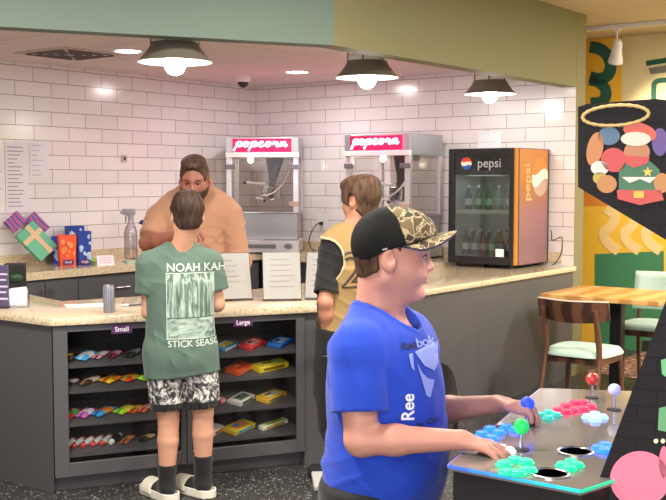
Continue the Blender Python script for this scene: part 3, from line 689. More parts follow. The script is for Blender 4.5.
b = MB(); b.box2((x, .055, .03), (x+.004, d-.03, h-.005)); sp = b.build('side_panel', side_gradient(), t, smooth=0)
M_globeL = mat('globe_orange', 'ef7d2c', .4); M_globeW = mat('globe_cream', 'f0e3cf', .4); M_globeG = mat('globe_taupe', 'b79a88', .4)
def globe(parent, M, r, cols, sq=1):
    def half(z0, z1, n=20):
        pts = []
        for i in range(n+1):
            a = -1+2*i/n; pts.append(a)
        return pts
    for k, m in enumerate(cols):
        b = MB(); n = 24; up = []; dn = []
        for i in range(n+1):
            a = -1+2*i/n; yy = math.sqrt(max(0, 1-a*a))
            c1 = .28-.25*a+.18*math.sin(a*2.4); c2 = -.30-.22*a+.22*math.sin(a*2.4)
            tb = [(yy, c1), (c1, c2), (c2, -yy)][k]
            up.append((a*r*sq, max(-yy, min(yy, tb[0]))*r)); dn.append((a*r*sq, max(-yy, min(yy, tb[1]))*r))
        for i in range(n):
            q = [up[i], up[i+1], dn[i+1], dn[i]]
            if abs(q[0][1]-q[3][1])+abs(q[1][1]-q[2][1]) > 1e-5: b.prism(q, 0, .0012, M)
        b.build('emblem', m, parent, smooth=0, normals=False)
globe(sp, frame_M((x+.0045, .40, .70), (0, 1, .25), (0, -.25, 1)), .15, (M_globeL, M_globeW, M_globeG), .95)
text('pepsi', .14, mat('peach_lettering', 'f6b06a', .4), sp, frame_M((x+.0045, .19, .66), (0, 0, 1), (0, -1, 0)), bold=.001)
b = MB(); b.box2((x-.012, -.003, .03), (x+.002, .045, h), .003); b.build('edge_strip', mat('amber_edge_strip', 'b9761f', .4), t, smooth=0)
dr = thing('door', None, None); dr.parent = t
b = MB(); b.box2((-x, .0, .03), (-x+.045, .04, h), .004); b.box2((x-.055, 0, .03), (x-.013, .04, h), .004); b.box2((-x+.045, 0, .03), (x-.055, .04, .085)); b.box2((-x+.045, 0, h-.04), (x-.055, .04, h)); b.build('door_frame', M_fblk, dr, smooth=0)
b = MB(); b.box2((-x+.045, .015, .085), (x-.055, .022, h-.04)); b.build('door_glass', glass('fridge_glass', 'd9dedc', .09, .01), dr, smooth=0)
b = MB(); b.box2((-x+.045, .026, h-.20), (x-.055, .038, h-.04)); hd = b.build('header', mat('black_header', '1b1f2a', .4), dr, smooth=0)
text('pepsi', .10, mat('pale_lettering', 'b4b6bb', .4), dr, frame_M((.06, .0135, h-.115), (1, 0, 0), (0, 0, 1)))
globe(dr, frame_M((-.14, .0140, h-.115), (1, 0, 0), (0, 0, 1)), .048, (mat('globe_red', 'd8443f', .4), M_globeW, mat('globe_blue', '2e5fae', .4)))
for z in (.43, .44, h-.21):
    if z == .44: continue
    b = MB()
    for i in range(11): b.cyl((-x+.04+i*.048, .06, z), (-x+.04+i*.048, d-.05, z), .003, n=6)
    b.cyl((-x+.034, .06, z), (x-.034, .06, z), .005, n=6)
    if z < .5: b.box2((-x+.034, .05, z-.014), (x-.034, .056, z+.018))
    b.build('shelf', M_whitep, t, smooth=0)
b = MB()
for sx in (-1, 1):
    for y in (.06, d-.06): b.cyl((sx*(x-.06), y, 0), (sx*(x-.06), y, .03), .018, n=12)
b.build('feet', M_fblk, t)
b = MB(); b.box2((x-.17, .012, .09), (x-.1, .0145, .15)); b.build('price_tag', M_white, dr, smooth=0)
def drink(label, lx, ly, z, body, cap, lab, grp):
    t2 = thing('drink_bottle', label, 'bottle', K((fx0+fx1)/2+lx, fy0+ly, ZT+z), 0, grp)
    MB().lathe([(.001, 0), (.026, 0), (.029, .006), (.029, .10), (.026, .125), (.012, .165), (.011, .185), (.001, .186)], n=14).build('body', body, t2)
    MB().lathe([(.0295, .045), (.0298, .046), (.0298, .095), (.0295, .096)], n=14).build('label', lab, t2)
    MB().lathe([(.001, .183), (.014, .183), (.014, .2), (.001, .201)], n=12).build('cap', cap, t2)
gl = lambda n, c: mat(n, c, .12, spec=.6)
BD = [gl('cola_brown', '2a1a22'), gl('bottle_green', '1f6a4a'), gl('bottle_teal', '2f6f7a'), gl('bottle_navy', '20305c'), gl('bottle_red', '8c3f4c'), gl('water_clear', '9fb0ae')]
CP = [mat('cap_'+c, c, .4) for c in ('2b4a8c', 'e8e8e8', '2f8a4a', 'b03038')]
kinds = [(3, 1, 3), (3, 1, 0), (4, 1, 3), (1, 1, 2), (0, 0, 3), (4, 1, 1)]
nm = ['navy bottle at the left end of the fridge bottom shelf', 'second bottle from the left on the fridge bottom shelf', 'reddish bottle left of the green one on the fridge bottom shelf', 'green bottle on the fridge bottom shelf', 'dark cola bottle right of the green one on the fridge bottom shelf', 'pale red bottle at the right end of the fridge bottom shelf']
labm = [mat('bottle_label_'+c, c, .5) for c in ('dfe3e6', 'c2cdd6', 'e0b9ba', '8ed1a6', 'c9c2cf', 'e3d6d8')]
for i in range(6):
    drink(nm[i], -.20+i*.078, .12, .087, BD[kinds[i][0]], CP[kinds[i][2]], labm[i], 'bottles on the fridge bottom shelf')
    drink('bottle in the second row of the fridge bottom shelf, behind the '+('first', 'second', 'third', 'fourth', 'fifth', 'sixth')[i]+' one', -.20+i*.078, .22, .087, BD[(i+1) % 6], CP[kinds[i][1]], labm[(i+2) % 6], 'bottles on the fridge bottom shelf')
nm2 = ['teal bottle at the left end of the fridge upper shelf', 'green bottle, second on the fridge upper shelf', 'dark green bottle, third on the fridge upper shelf', 'pale bottle, fourth on the fridge upper shelf', 'clear bottle, fifth on the fridge upper shelf']
for i in range(5): drink(nm2[i], -.19+i*.09, .14, .436, BD[(2, 1, 1, 5, 5)[i]], CP[(1, 1, 2, 1, 1)[i]], labm[(0, 3, 3, 1, 0)[i]], 'bottles on the fridge upper shelf')
cord('power_cord', 'thin dark cord looping beside the drinks fridge', [K(-3.60, 7.66, ZT+.01), K(-3.56, 7.62, ZT+.02), K(-3.5, 7.6, ZT+.10), K(-3.5, 7.62, ZT+.2), K(-3.53, 7.66, ZT+.23), K(-3.62, 7.70, ZT+.2), K(-3.63, 7.705, ZT+.24), K(-3.64, 7.71, ZT+.28)], .004, mat('dark_cord_fridge', '2a2526', .5))
# ================================================================== bar lamps, downlights, vent, camera
M_shade = mat('dark_bronze_shade', '6b645a', .5, .1); M_shadein = mat('white_enamel', 'cfcabd', .5); M_bulb = emit('glowing_bulb', 'fff8f0', 30)
BULBS = []; DOWN = []
def lamp(label, px, py, Y):
    p = at(px, py, Y=Y)
    t = thing('pendant_lamp', label, 'lamp', p, 0, 'bell shaped lamps over the bar')
    b = MB(); b.lathe([(.118, .105), (.125, .100), (.14, .07), (.17, .03), (.2, .0), (.198, -.003), (.166, .026), (.136, .066), (.12, .095), (.05, .1)], n=40); b.m = [0 if i < 160 else 1 for i in range(len(b.f))]; o = b.build('shade', [M_shade, M_shadein], t)
    b = MB(); b.lathe([(.05, .099), (.122, .099), (.126, .105), (.126, .135), (.122, .14), (.03, .142)], n=36); b.build('collar', M_shadein, t)
    for i in range(6): b = MB(); b.cyl((.128*math.cos(i*PI/3+.3), .128*math.sin(i*PI/3+.3), .092), (.128*math.cos(i*PI/3+.3), .128*math.sin(i*PI/3+.3), .15), .005, n=6); b.build('cage_rod', M_shade, t)
    b = MB(); b.cyl((0, 0, .14), (0, 0, HK-p.z), .012, n=12); b.cyl((0, 0, HK-p.z-.025), (0, 0, HK-p.z), .06, n=24); b.build('stem', M_shade, t)
    b = MB(); b.cyl((0, 0, .1), (0, 0, .03), .024, n=16); b.build('socket', M_shadein, t)
    b = MB(); b.sphere((0, 0, -.012), (.058, .058, .06), 24); bo = b.build('bulb', M_bulb, t)
    BULBS.append(p+Vector((0, 0, -.06)))
    return t
lamp('bell shaped bar lamp above the boy in the green shirt', 175, 62, 5.68)
lamp('bell shaped bar lamp above the boy in the jersey', 367, 77.5, 6.67)
lamp('bell shaped bar lamp above the drinks fridge', 490, 94, 8.1)
M_disc = emit('downlight_disc', 'fff4ee', 14)
for (px, py, lb) in ((128, 51, 'recessed round ceiling light left of the left bar lamp'), (297, 72, 'recessed round ceiling light left of the middle bar lamp')):
    p = at(px, py, z=HK); DOWN.append(p)
    t = thing('downlight', lb, 'ceiling light', p, 0)
    MB().lathe([(.085, -.002), (.105, -.006), (.105, 0), (.085, 0)], n=32).build('trim_ring', M_whitep, t)
    MB().lathe([(.001, -.004), (.088, -.004), (.088, -.001), (.001, -.001)], n=32).build('diffuser', M_disc, t)
M_vent = mat('vent_frame_beige', 'c4b4ae', .6)
p = at(70, 53.5, z=HK); t = thing('ceiling_vent', 'square slatted ceiling vent near the left wall', 'vent', p, TH)
b = MB(); b.box((0, 0, -.004), (.56, .56, .008), bevel=.003); b.build('frame', M_vent, t, smooth=0)
b = MB()
for i in range(4):
    for a in range(4): b.box(Matrix.Rotation(a*PI/2, 3, 'Z') @ Vector((0, .06+i*.055, -.011)), (.10+i*.10, .018, .006), rz=a*PI/2)
b.build('slats', mat('dark_vent_slats', '5c4f4d', .6), t)
p = at(243, 77, z=HK); t = thing('security_camera', 'small dark ceiling camera in the kitchen corner', 'camera', p)
MB().lathe([(.001, 0), (.07, 0), (.07, -.03), (.06, -.045), (.001, -.046)], n=24).build('mount', M_whitep, t)
MB().sphere((0, 0, -.05), (.048, .048, .045), 18).build('dome', mat('dark_dome', '2a2423', .2), t)
# ================================================================== things on the bar
def holder(label, px0, px1, py1, Y, rz, hgt, seed):
    a, c = at(px0, py1, Y=Y), at(px1, py1, Y=Y); ctr = (a+c)/2; w = (c-a).length
    t = thing('sign_holder', label, 'sign holder', (ctr.x, ctr.y, ZT), rz, 'clear sign holders on the bar')
    TM = Matrix.Rotation(R(-14), 4, 'X')
    def tl(bb): bb.v = [tuple(TM @ Vector(v)) for v in bb.v]; return bb
    b = MB(); b.box2((-w/2, -.002, .004), (w/2, 0, hgt)); b.box2((-w/2, .003, .004), (w/2, .005, hgt)); tl(b); b.box2((-w/2, -.015, 0), (w/2, .085, .004)); b.build('acrylic', M_clear2, t, smooth=0)
    tl(MB().box2((-w/2+.004, .0005, .012), (w/2-.004, .0025, hgt-.004))).build('paper', M_white, t, smooth=0)
    b = MB(); rnd = random.Random(seed)
    for i in range(6):
        l = w*rnd.uniform(.25, .62); z = hgt*(.84-.11*i); b.box((-w*.30+l/2, -.0024, z), (l, .0006, .0026))
    tl(b).build('print', mat('faint_print', '9d9696', .8), t, smooth=0); return t
M_clear2 = glass('acrylic', 'f4f4f4', .05, .03)
holder('clear sign holder with a printed sheet, right beside the green shirt', 214, 254, 300, 5.85, R(23), .275, 3)
holder('clear sign holder with a printed sheet, in the middle of the bar corner', 263, 302, 300, 5.85, R(8), .28, 5)
holder('clear sign holder with a printed sheet, behind the black sleeve', 304, 334, 299, 5.9, R(-10), .275, 8)
# can, papers, pen, napkins, menu
p = at(109, 312.5, z=ZT); t = thing('drink_can', 'tall slim silver can standing on the bar by the green shirt', 'can', p)
MB().lathe([(.001, .003), (.021, .003), (.025, .0), (.029, .012), (.029, .125), (.024, .137), (.023, .139), (.001, .137)], n=24).build('body', ramp_mat('silver_plaid_print', [(.3, '7d7f8c'), (.5, 'b9bac2'), (.7, '5f6270')], 'wave', (1, 1, 3), 28, rough=.3, distort=2), t)
MB().lathe([(.0235, .137), (.0255, .139), (.0255, .141), (.0215, .141), (.021, .138)], n=24).build('rim', M_chrome, t)
p = at(86, 305.5, z=ZT); t = thing('paper_sheet', 'loose white sheet of paper lying on the bar', 'paper', p, R(20)); MB().box((0, 0, .001), (.216, .15, .0015)).build('sheet', M_white, t, smooth=0)
b = MB()
for i in range(4): b.box((-.02, -.04+i*.026, .0022), (.15-.02*(i % 2), .004, .0006))
b.build('print', mat('faint_print2', 'c9c4c4', .8), t, smooth=0)
p = at(134, 306, z=ZT); t = thing('pen', 'dark pen lying on the bar beside the boy\'s elbow', 'pen', p, R(25))
MB().cyl((-.05, 0, .006), (.045, 0, .006), .005, n=10).cyl((.045, 0, .006), (.062, 0, .006), .005, .001, n=10).build('barrel', mat('dark_pen', '39373d', .3), t); MB().cyl((-.066, 0, .006), (-.03, 0, .006), .0058, n=10).box((-.048, 0, .0125), (.03, .003, .003)).build('cap', M_chrome, t)
p = at(19, 307, z=ZT); t = thing('napkin_holder', 'clear holder stuffed with white napkins on the bar end', 'napkin holder', p, R(8))
b = MB(); b.box2((-.05, -.04, 0), (.05, .04, .004)); b.box2((-.05, -.04, 0), (.05, -.037, .10)); b.box2((-.05, .037, 0), (.05, .04, .10)); b.box2((-.05, -.04, 0), (-.047, .04, .08)); b.box2((.047, -.04, 0), (.05, .04, .11)); b.build('acrylic', M_clear2, t, smooth=0)
b = MB(); rnd = random.Random(5)
for i in range(14):
    Mx = Euler((R(rnd.uniform(-8, 8)), R(rnd.uniform(-6, 6)), R(rnd.uniform(-4, 4)))).to_matrix(); b.box((rnd.uniform(-.004, .004), -.03+i*.0046, .052+rnd.uniform(-.01, .008)), (.085, .0022, .085), M=Mx)
b.build('napkins', M_white, t, smooth=0)
p = at(13, 301, z=ZT); t = thing('condiment_caddy', 'black box with dark green lid behind the napkin holder', 'caddy', (p.x-.01, p.y+.08, ZT), R(8))
MB().box2((-.055, -.03, 0), (.055, .05, .205), .004).build('box', mat('matt_black_plastic', '141214', .5), t, smooth=0); MB().sphere((.0, -.02, .125), (.055, .03, .03), 16).build('lid', mat('dark_green_plastic', '1c3a25', .5), t)
p = at(0, 308, z=ZT); t = thing('menu_stand', 'purple upright menu stand at the left end of the bar', 'menu', p, R(-6))
MB().box((0, 0, .115), (.10, .012, .225), bevel=.003).build('board', mat('purple_menu', '55486a', .5), t, smooth=0); MB().box((0, 0.01, .004), (.1, .07, .008)).build('foot', M_black, t, smooth=0)
b = MB()
for i, z in enumerate((.18, .15, .115, .085, .05)): b.box((.01, -.0068, z), (.06 if i % 2 else .075, .0012, .010))
b.build('print', mat('lilac_print', 'c9bcd8', .6), t, smooth=0)
# ================================================================== dining table and chairs
M_wood = ramp_mat('walnut_wood', [(.3, '3a241a'), (.5, '533426'), (.7, '66422f')], 'wave', (1, 6, 1), 2.2, rough=.4, distort=3)
M_oak = ramp_mat('honey_wood_top', [(.3, 'b98447'), (.5, 'cf9a58'), (.7, 'd9a866')], 'wave', (1, 7, 1), 1.6, rough=.3, distort=3)
M_mint = mat('mint_vinyl', 'b2cbbd', .5, bump=.03); M_iron = mat('black_iron', '17161a', .45, .3)
t = thing('dining_table', 'square honey wood table on a black post beside the bar end', 'table', K(-2.88, 7.22), TH)
MB().box((0, 0, .732), (.86, .74, .036), bevel=.006).build('tabletop', M_oak, t, smooth=0)
MB().box((0, 0, .365), (.085, .085, .70), bevel=.006).build('post', M_iron, t, smooth=0)
b = MB(); b.box((0, 0, .014), (.56, .07, .026), bevel=.008); b.box((0, 0, .014), (.07, .56, .026), bevel=.008); b.build('base', M_iron, t, smooth=0); MB().box((0, 0, .705), (.4, .4, .014)).build('mounting_plate', M_iron, t, smooth=0)
def chair(label, loc, rz, back='wood'):
    """local +y is the way the sitter faces"""
    t = thing('dining_chair', label, 'chair', loc, rz)
    def seat(sg):
        def g(u, v):
            a = 2*u-1; c = 2*v-1
            k = (abs(a)**4+abs(c)**4)**.25; n = max(abs(a), abs(c)); q = (n/k if k > 1e-6 else 1)
            x, y = a*q*.235, c*q*.225
            e = min(1, (1-n)/.16); z = .45+(.032*math.sqrt(max(0, 1-(1-e)**2)) if sg > 0 else -.012)+.008*(1-n)*sg
            return Vector((x*(1+.06*c), y, z))
        return g
    MB().slab(seat(1), seat(-1), 20, 20).build('seat', M_mint, t, smooth=60)
    b = MB(); b.box((0, .19, .415), (.40, .024, .05)); b.box((0, -.18, .415), (.38, .024, .05)); b.box((-.20, 0, .415), (.024, .36, .05)); b.box((.20, 0, .415), (.024, .36, .05)); b.build('seat_rail', M_wood, t, smooth=0)
    for sx in (-1, 1):
        b = MB(); b.tube([(sx*.19, .18, .44), (sx*.215, .205, 0)], [.021, .014], 10); b.build('leg', M_wood, t)
        if back == 'wood':
            b = MB(); b.tube(smoothline([(sx*.215, -.30, 0), (sx*.20, -.22, .3), (sx*.195, -.19, .46), (sx*.19, -.215, .62), (sx*.185, -.25, .76)], 5), [.014]*5+[.018]*5+[.021]*5+[.019]*5+[.016], 10)
        else:
            b = MB(); b.tube(smoothline([(sx*.215, -.28, 0), (sx*.195, -.19, .44), (sx*.19, -.23, .66)], 5), .016, 10)
        b.build('leg', M_wood, t)
    if back == 'wood':
        def bk(o):
            def g(u, v):
                a = 2*u-1; h = .145*(1-.16*abs(a)**3); z = .74+(v-.5)*h+.012*a*a
                return Vector((a*.255, -.245+.085*a*a*.9-.012-.03*(v-.5)+o-.0, z))
            return g
        MB().slab(bk(.012), bk(-.012), 20, 4).build('backrest', M_wood, t, smooth=60)
        def ed(o):
            def g(u, v):
                a = 2*u-1; h = .145*(1-.16*abs(a)**3); z = .74+.5*h+.012*a*a
                return Vector((a*.255, -.245+.085*a*a*.9-.012-.015+(v-.5)*.025, z+o))
            return g
        MB().slab(ed(.006), ed(-.001), 20, 1).build('top_highlight', mat('pale_edge_highlight', 'd9c9bb', .45), t, smooth=60)  # pale strip painted in for the highlight along the top of the back
    else:
        def bk(o):
            def g(u, v):
                a = 2*u-1; c = 2*v-1; n = max(abs(a), abs(c)); e = math.sqrt(max(0, 1-max(0, (n-.82)/.18)**2))
                return Vector((a*.235, -.235+.05*a*a-.07*(v-.5)+o*e, .70+c*.145))
            return g
        MB().slab(bk(.026), bk(-.026), 18, 12).build('backrest', M_mint, t, smooth=60)
    return t
chair('walnut chair with mint seat and curved wooden back, near side of the table', K(-2.80, 6.45), TH).scale = (.94, .94, .97)
chair('chair with mint padded back and seat, far side of the table', K(-2.82, 7.80), TH+PI, 'pad')
# ================================================================== track spotlight
kpoly('floor_carpet', [(XC+.02, 7.95), (4.0, 7.95), (4.0, YF-.03), (XC+.02, YF-.03)], 0, .004, ramp_mat('brown_speckled_carpet', [(.40, '5a4036'), (.52, '7a584a'), (.60, '8f6c5c'), (.66, 'd8b7a4')], 'noise', (1, 1, 1), 22, 3, rough=.95))
p = hit(617, 38, K(0, 8.55), K(0, 1))
t = thing('track_light', 'white spotlight hanging from a ceiling track over the mural', 'spotlight', (p.x, p.y, HF-.002), TH)
MB().box((.6, 0, -.0175), (4.2, .034, .035)).build('track', M_whitep, t, smooth=0)
b = MB(); b.box((0, 0, -.045), (.05, .035, .02), bevel=.004); b.cyl((0, 0, -.05), (0, 0, -.15), .009, n=10); b.build('arm', M_whitep, t)
Ml = Euler((R(205), R(18), 0)).to_matrix()
b = MB(); b.lathe([(.001, -.10), (.028, -.10), (.04, -.06), (.044, .0), (.062, .09), (.062, .1), (.052, .1), (.03, .02), (.001, .02)], (0, 0, -.22), 24, Ml); b.build('head', M_whitep, t)
# ================================================================== arcade machine
ZP = .93
Q1, Q2, Q3, Q4 = at(449, 464, z=ZP), at(541, 388, z=ZP), at(581, 489, z=ZP), at(599, 477, z=ZP)
tx = (Q2-Q1).normalized(); sx_ = Vector((tx.y, -tx.x, 0)); O = Vector((Q4.x, Q4.y, 0)); RZA = math.atan2(sx_.y, sx_.x)
def loc(p): d = p-O; return Vector((d.dot(sx_), d.dot(tx), p.z))
def pan(px, py, z=ZP): return loc(at(px, py, z=z))
q1, q2, q3 = loc(Q1), loc(Q2), loc(Q3); TW = q1.y+q2.y          # symmetric about TW/2
ARC = thing('arcade_machine', 'four player arcade machine with lit control panel and dark side art', 'arcade machine', O, RZA)
M_pan = mat('smoky_acrylic_top', '7d7875', .16, spec=.6, coat=.6); M_cab = mat('black_cabinet', '1b1a1c', .5)
outl = [(q1.x, q1.y), (q3.x, q3.y), (0.03, .004), (.22, .004), (.22, TW-.004), (.03, TW-.004), (q3.x, TW-q3.y), (q2.x, q2.y)]
MB().prism(outl, ZP-.014, ZP).build('control_panel', M_pan, ARC, smooth=0)
def inset(poly, k):
    c = Vector((sum(p[0] for p in poly)/len(poly), sum(p[1] for p in poly)/len(poly))); return [tuple(Vector(p)+(c-Vector(p)).normalized()*k) for p in poly]
MB().prism(inset(outl, .012), ZP-.11, ZP-.016).build('panel_box', M_cab, ARC, smooth=0)
def strip(a, b_, c0, c1, n, st):
    for i in range(n):
        p = Vector(a).lerp(Vector(b_), i/n); q = Vector(a).lerp(Vector(b_), (i+1)/n); k = (i+.5)/n
        col = tuple(c0[j]*(1-k)+c1[j]*k for j in range(3))
        m, nt, bs = newmat('led_glow'); bs.inputs['Base Color'].default_value = (*col, 1); bs.inputs['Emission Color'].default_value = (*col, 1); bs.inputs['Emission Strength'].default_value = st
        d = (q-p).normalized(); nn = Vector((d.y, -d.x))*.004
        MB().prism([tuple(p), tuple(q), tuple(q+nn), tuple(p+nn)], ZP-.008, ZP-.0015).build('led_strip', m, ARC, smooth=0)
e1, e2, e3 = outl[0], outl[1], outl[2]
strip(e1, e2, (.05, .10, 1), (.02, .65, .55), 6, .3); strip(e2, e3, (.02, .65, .4), (.05, .7, .35), 2, .3); strip(outl[7], outl[0], (.5, .4, .7), (.2, .12, .8), 4, .4)
# cabinet: two profile sides, back, marquee and screen
def prof(px, py): p = loc(hit(px, py, O, tx)); return (p.x, p.z)
A1, A2, A3_, A4, A5 = prof(578, 107), prof(578, 187), prof(666, 240), prof(666, 300), prof(592, 498)
def isect(p, q, r, s):
    p, q, r, s = map(Vector, (p, q, r, s)); d = q-p; e = s-r
    tt = ((r-p).x*e.y-(r-p).y*e.x)/(d.x*e.y-d.y*e.x); return tuple(p+d*tt)
NV = isect(A2, A3_, A5, A4)
top = A1[1]
profile = [(A5[0], 0), A5, NV, A2, A1, (A1[0]+.02, top+.006), (.10, top+.012), (.16, top+.003), (.62, top-.02), (.62, 0)]
def side_mat():
    m, nt, bs = newmat('dark_brick_side_art'); L = nt.links.new; tc = nt.nodes.new('ShaderNodeTexCoord'); sp = nt.nodes.new('ShaderNodeSeparateXYZ'); cb = nt.nodes.new('ShaderNodeCombineXYZ')
    L(tc.outputs['Object'], sp.inputs[0]); L(sp.outputs['X'], cb.inputs['X']); L(sp.outputs['Z'], cb.inputs['Y']); br = nt.nodes.new('ShaderNodeTexBrick'); L(cb.outputs[0], br.inputs['Vector'])
    br.inputs['Scale'].default_value = 1; br.inputs['Brick Width'].default_value = .075; br.inputs['Row Height'].default_value = .034; br.inputs['Mortar Size'].default_value = .0016
    br.inputs['Color1'].default_value = lin('221f23'); br.inputs['Color2'].default_value = lin('1d1a1e'); br.inputs['Mortar'].default_value = lin('151316')
    L(br.outputs['Color'], bs.inputs['Base Color']); bs.inputs['Roughness'].default_value = .6; bs.inputs['Specular IOR Level'].default_value = .2; return m
MS = Matrix(((1, 0, 0, 0), (0, 0, 1, 0), (0, 1, 0, 0), (0, 0, 0, 1)))     # (s,z,t) -> local
sp1 = MB().prism(profile, 0, .02, MS).build('side_panel', side_mat(), ARC, smooth=0)
MB().prism(profile, TW-.02, TW, MS).build('side_panel', side_mat(), ARC, smooth=0)
b = MB(); b.box2((A5[0]+.03, .02, 0), (.6, TW-.02, ZP-.115)); b.build('pedestal', M_cab, ARC, smooth=0)
b = MB(); b.box2((A1[0]+.01, .02, A2[1]+.01), (A1[0]+.02, TW-.02, top-.01)); b.build('marquee', emit('dim_marquee', '8a7a66', .5), ARC, smooth=0)
b = MB(); b.box2((.58, .02, .8), (.6, TW-.02, top-.03)); b.box2((A1[0]+.02, .02, top-.02), (.6, TW-.02, top-.012)); b.build('cabinet_back', M_cab, ARC, smooth=0)
dz = Vector((NV[0]-A5[0], 0, NV[1]-A5[1])); 
b = MB(); b.prism([(A5[0]+.06, ZP+.005), (NV[0]+.03, NV[1]), (NV[0]+.045, NV[1]), (A5[0]+.075, ZP+.005)], .02, TW-.02, MS); b.build('screen', emit('arcade_screen', '6f7fd0', .9), ARC, smooth=0)
b = MB(); b.prism([(A2[0]+.02, A2[1]+.012), (NV[0]+.045, NV[1]+.005), (NV[0]+.045, NV[1]+.015), (A2[0]+.02, A2[1]+.022)], .02, TW-.02, MS); b.build('speaker_panel', M_cab, ARC, smooth=0)
# side art: plain shapes and a rope loop
def art(name, px_poly, col, k):
    pts = [prof(*p) for p in px_poly]; b = MB(); b.prism(pts, -.0012*k, 0.0, MS); return b.build(name, mat('print_'+col, col, .45), sp1, smooth=0)
def ell_px(cx, cy, rx, ry, rot=0, n=28):
    c, s = math.cos(R(rot)), math.sin(R(rot)); return [(cx+rx*math.cos(2*PI*i/n)*c-ry*math.sin(2*PI*i/n)*s, cy+rx*math.cos(2*PI*i/n)*s+ry*math.sin(2*PI*i/n)*c) for i in range(n)]
art('round_print', ell_px(640, 479, 30, 28), 'ea7f9e', 1)
art('oval_print', ell_px(664, 462, 5, 16), 'e27a99', 1)
art('bar_print', [(659, 408), (668, 406), (668, 432), (658, 430)], '63a873', 1)
art('shield_print', [(661, 360), (668, 358), (668, 378), (662, 374)], '6ec07f', 1)
for x in (656, 663): art('dot_print', ell_px(x, 441, 2.4, 2.4, n=12), 'e8ddc2', 1)
for a in [((595, 149), 8, 17, 12, 'c27f45', 1), ((600, 168), 9, 7, 0, 'e6dcd0', 2), ((609, 136), 11, 9, 0, '4a6d8c', 1), ((614, 160), 13, 12, 20, 'c9413f', 2), ((640, 132), 17, 9, 15, 'd2553f', 2), ((636, 139), 15, 7, 0, 'ded2c0', 3),
          ((660, 142), 8, 14, 0, '5d3f8c', 1), ((607, 184), 10, 9, 0, 'bf7f3f', 3), ((662, 183), 8, 10, 0, 'bf7f3f', 3), ((600, 178), 7, 6, 0, 'b9a53a', 2), ((637, 152), 13, 11, 0, 'b87b50', 2)]:
    art('oval_print', ell_px(a[0][0], a[0][1], a[1], a[2], a[3]), a[4], a[5])
art('green_print', [(619, 172), (626, 161), (650, 161), (660, 170), (659, 194), (619, 194)], '2f6b47', 2)
art('red_print', [(617, 190), (661, 190), (664, 200), (640, 205), (618, 199)], 'c8413a', 3)
art('white_print', [(622, 177), (657, 177), (650, 183), (640, 179), (630, 183)], 'ded8d0', 3)
art('belt_print', [(634, 191), (644, 191), (644, 198), (634, 198)], 'd8b63a', 4)
art('star_print', [(648+5.5*(1 if i % 2 == 0 else .42)*math.sin(i*PI/5), 172-5.5*(1 if i % 2 == 0 else .42)*math.cos(i*PI/5)) for i in range(10)], 'e3c04a', 4)
art('band_print', [(622, 155), (650, 157), (648, 163), (634, 168), (624, 162)], 'c8413a', 3)
lp = []
for i in range(44):
    a = 2*PI*i/44; p = loc(hit(616+33*math.cos(a), 115.5+10*math.sin(a)-2*math.cos(a), O, tx)); lp.append((p.x, -.004, p.z))
b = MB(); b.tube(lp, [.0030 if i % 2 else .0040 for i in range(44)], 6, closed=True); b.build('rope_print', mat('rope_tan', 'd8b878', .6), sp1)
# controls
def glow(col, st): return emit('lit_'+col, col, st)
GB, GW, GG, GT, GR, GL = glow('1f62ff', 2.0), glow('cfe0ff', 1.6), glow('0fcf8c', .65), glow('33b8a6', .55), glow('f02a55', .62), glow('8fb4ff', 1.2)
M_ring = mat('translucent_button_rim', 'b9b4bb', .3)
def button(px, py, m, r=.0135):
    p = pan(px, py, ZP+.006); p.z = ZP
    o = MB().lathe([(.001, 0), (r*1.28, 0), (r*1.3, .003), (r*1.05, .0055), (r*1.0, .009), (r*.8, .0105), (.001, .010)], p, 18).build('button', m, ARC)
    return o
for x, y in ((482, 433), (490, 428), (499, 431.5), (506, 426), (515, 429), (492, 437)): button(x, y, GB)
for x, y in ((500, 447), (508.5, 449.5)): button(x, y, GW)
for x, y in ((504, 463), (515, 459), (526, 461), (507, 471), (518, 472), (529, 469)): button(x, y, GG, .015)
for x, y in ((541, 414), (549, 411.5), (556, 414), (548, 417)): button(x, y, GT, .0125)
for x, y in ((558, 409), (566, 405), (575, 402), (584, 402), (591, 405.5), (583, 408), (574, 409.5), (566, 411)): button(x, y, GR)
for x, y in ((588, 416), (595, 413.5), (602, 416), (595, 419)): button(x, y, GL)
for x, y in ((598, 447), (605, 444), (611, 448), (604, 450)): button(x, y, GB)
for x, y in ((563, 464), (571, 461), (577, 464), (569, 467.5)): button(x, y, GG)
M_shaft = mat('steel_shaft', 'bcbcc0', .25, 1); M_dust = mat('black_dust_washer', '141316', .4)
for (bx, by, x, y, col, r) in ((527, 425, 527, 411, '2a5cff', .0185), (521, 450, 521, 437, '22c55a', .0185), (592, 398, 592, 386, 'd0392f', .0185), (614, 410, 614, 397, 'd9d4df', .0175)):
    p = pan(bx, by); d = MB().lathe([(.001, 0), (.02, 0), (.019, .003), (.001, .004)], p, 20).build('joystick', M_dust, ARC)
    MB().cyl(p, p+Vector((0, 0, .05)), .0045, n=10).build('shaft', M_shaft, d)
    m = mat('ball_'+col, col, .2, coat=.5)
    if col == '2a5cff': m = emit('lit_blue_ball', '2a50ff', .5)
    if col == '22c55a': m = emit('lit_green_ball', '1fd060', .35)
    MB().sphere(p+Vector((0, 0, .055)), r, 20).build('ball', m, d)
for x, y in ((575.5, 452), (550, 474)):
    p = pan(x, y)
    d = MB().lathe([(.039, .0), (.0425, 0), (.0425, .003), (.039, .004), (.036, .002), (.0355, .0012)], p, 36).build('cup_holder', M_chrome, ARC, normals=True)
    MB().lathe([(.001, .0002), (.0362, .0002), (.0362, .001), (.001, .001)], p, 36).build('well_shade', mat('black_well_shade', '020202', 1, spec=0), d)  # flat black disc, colour stands in for the shade inside the cup hole
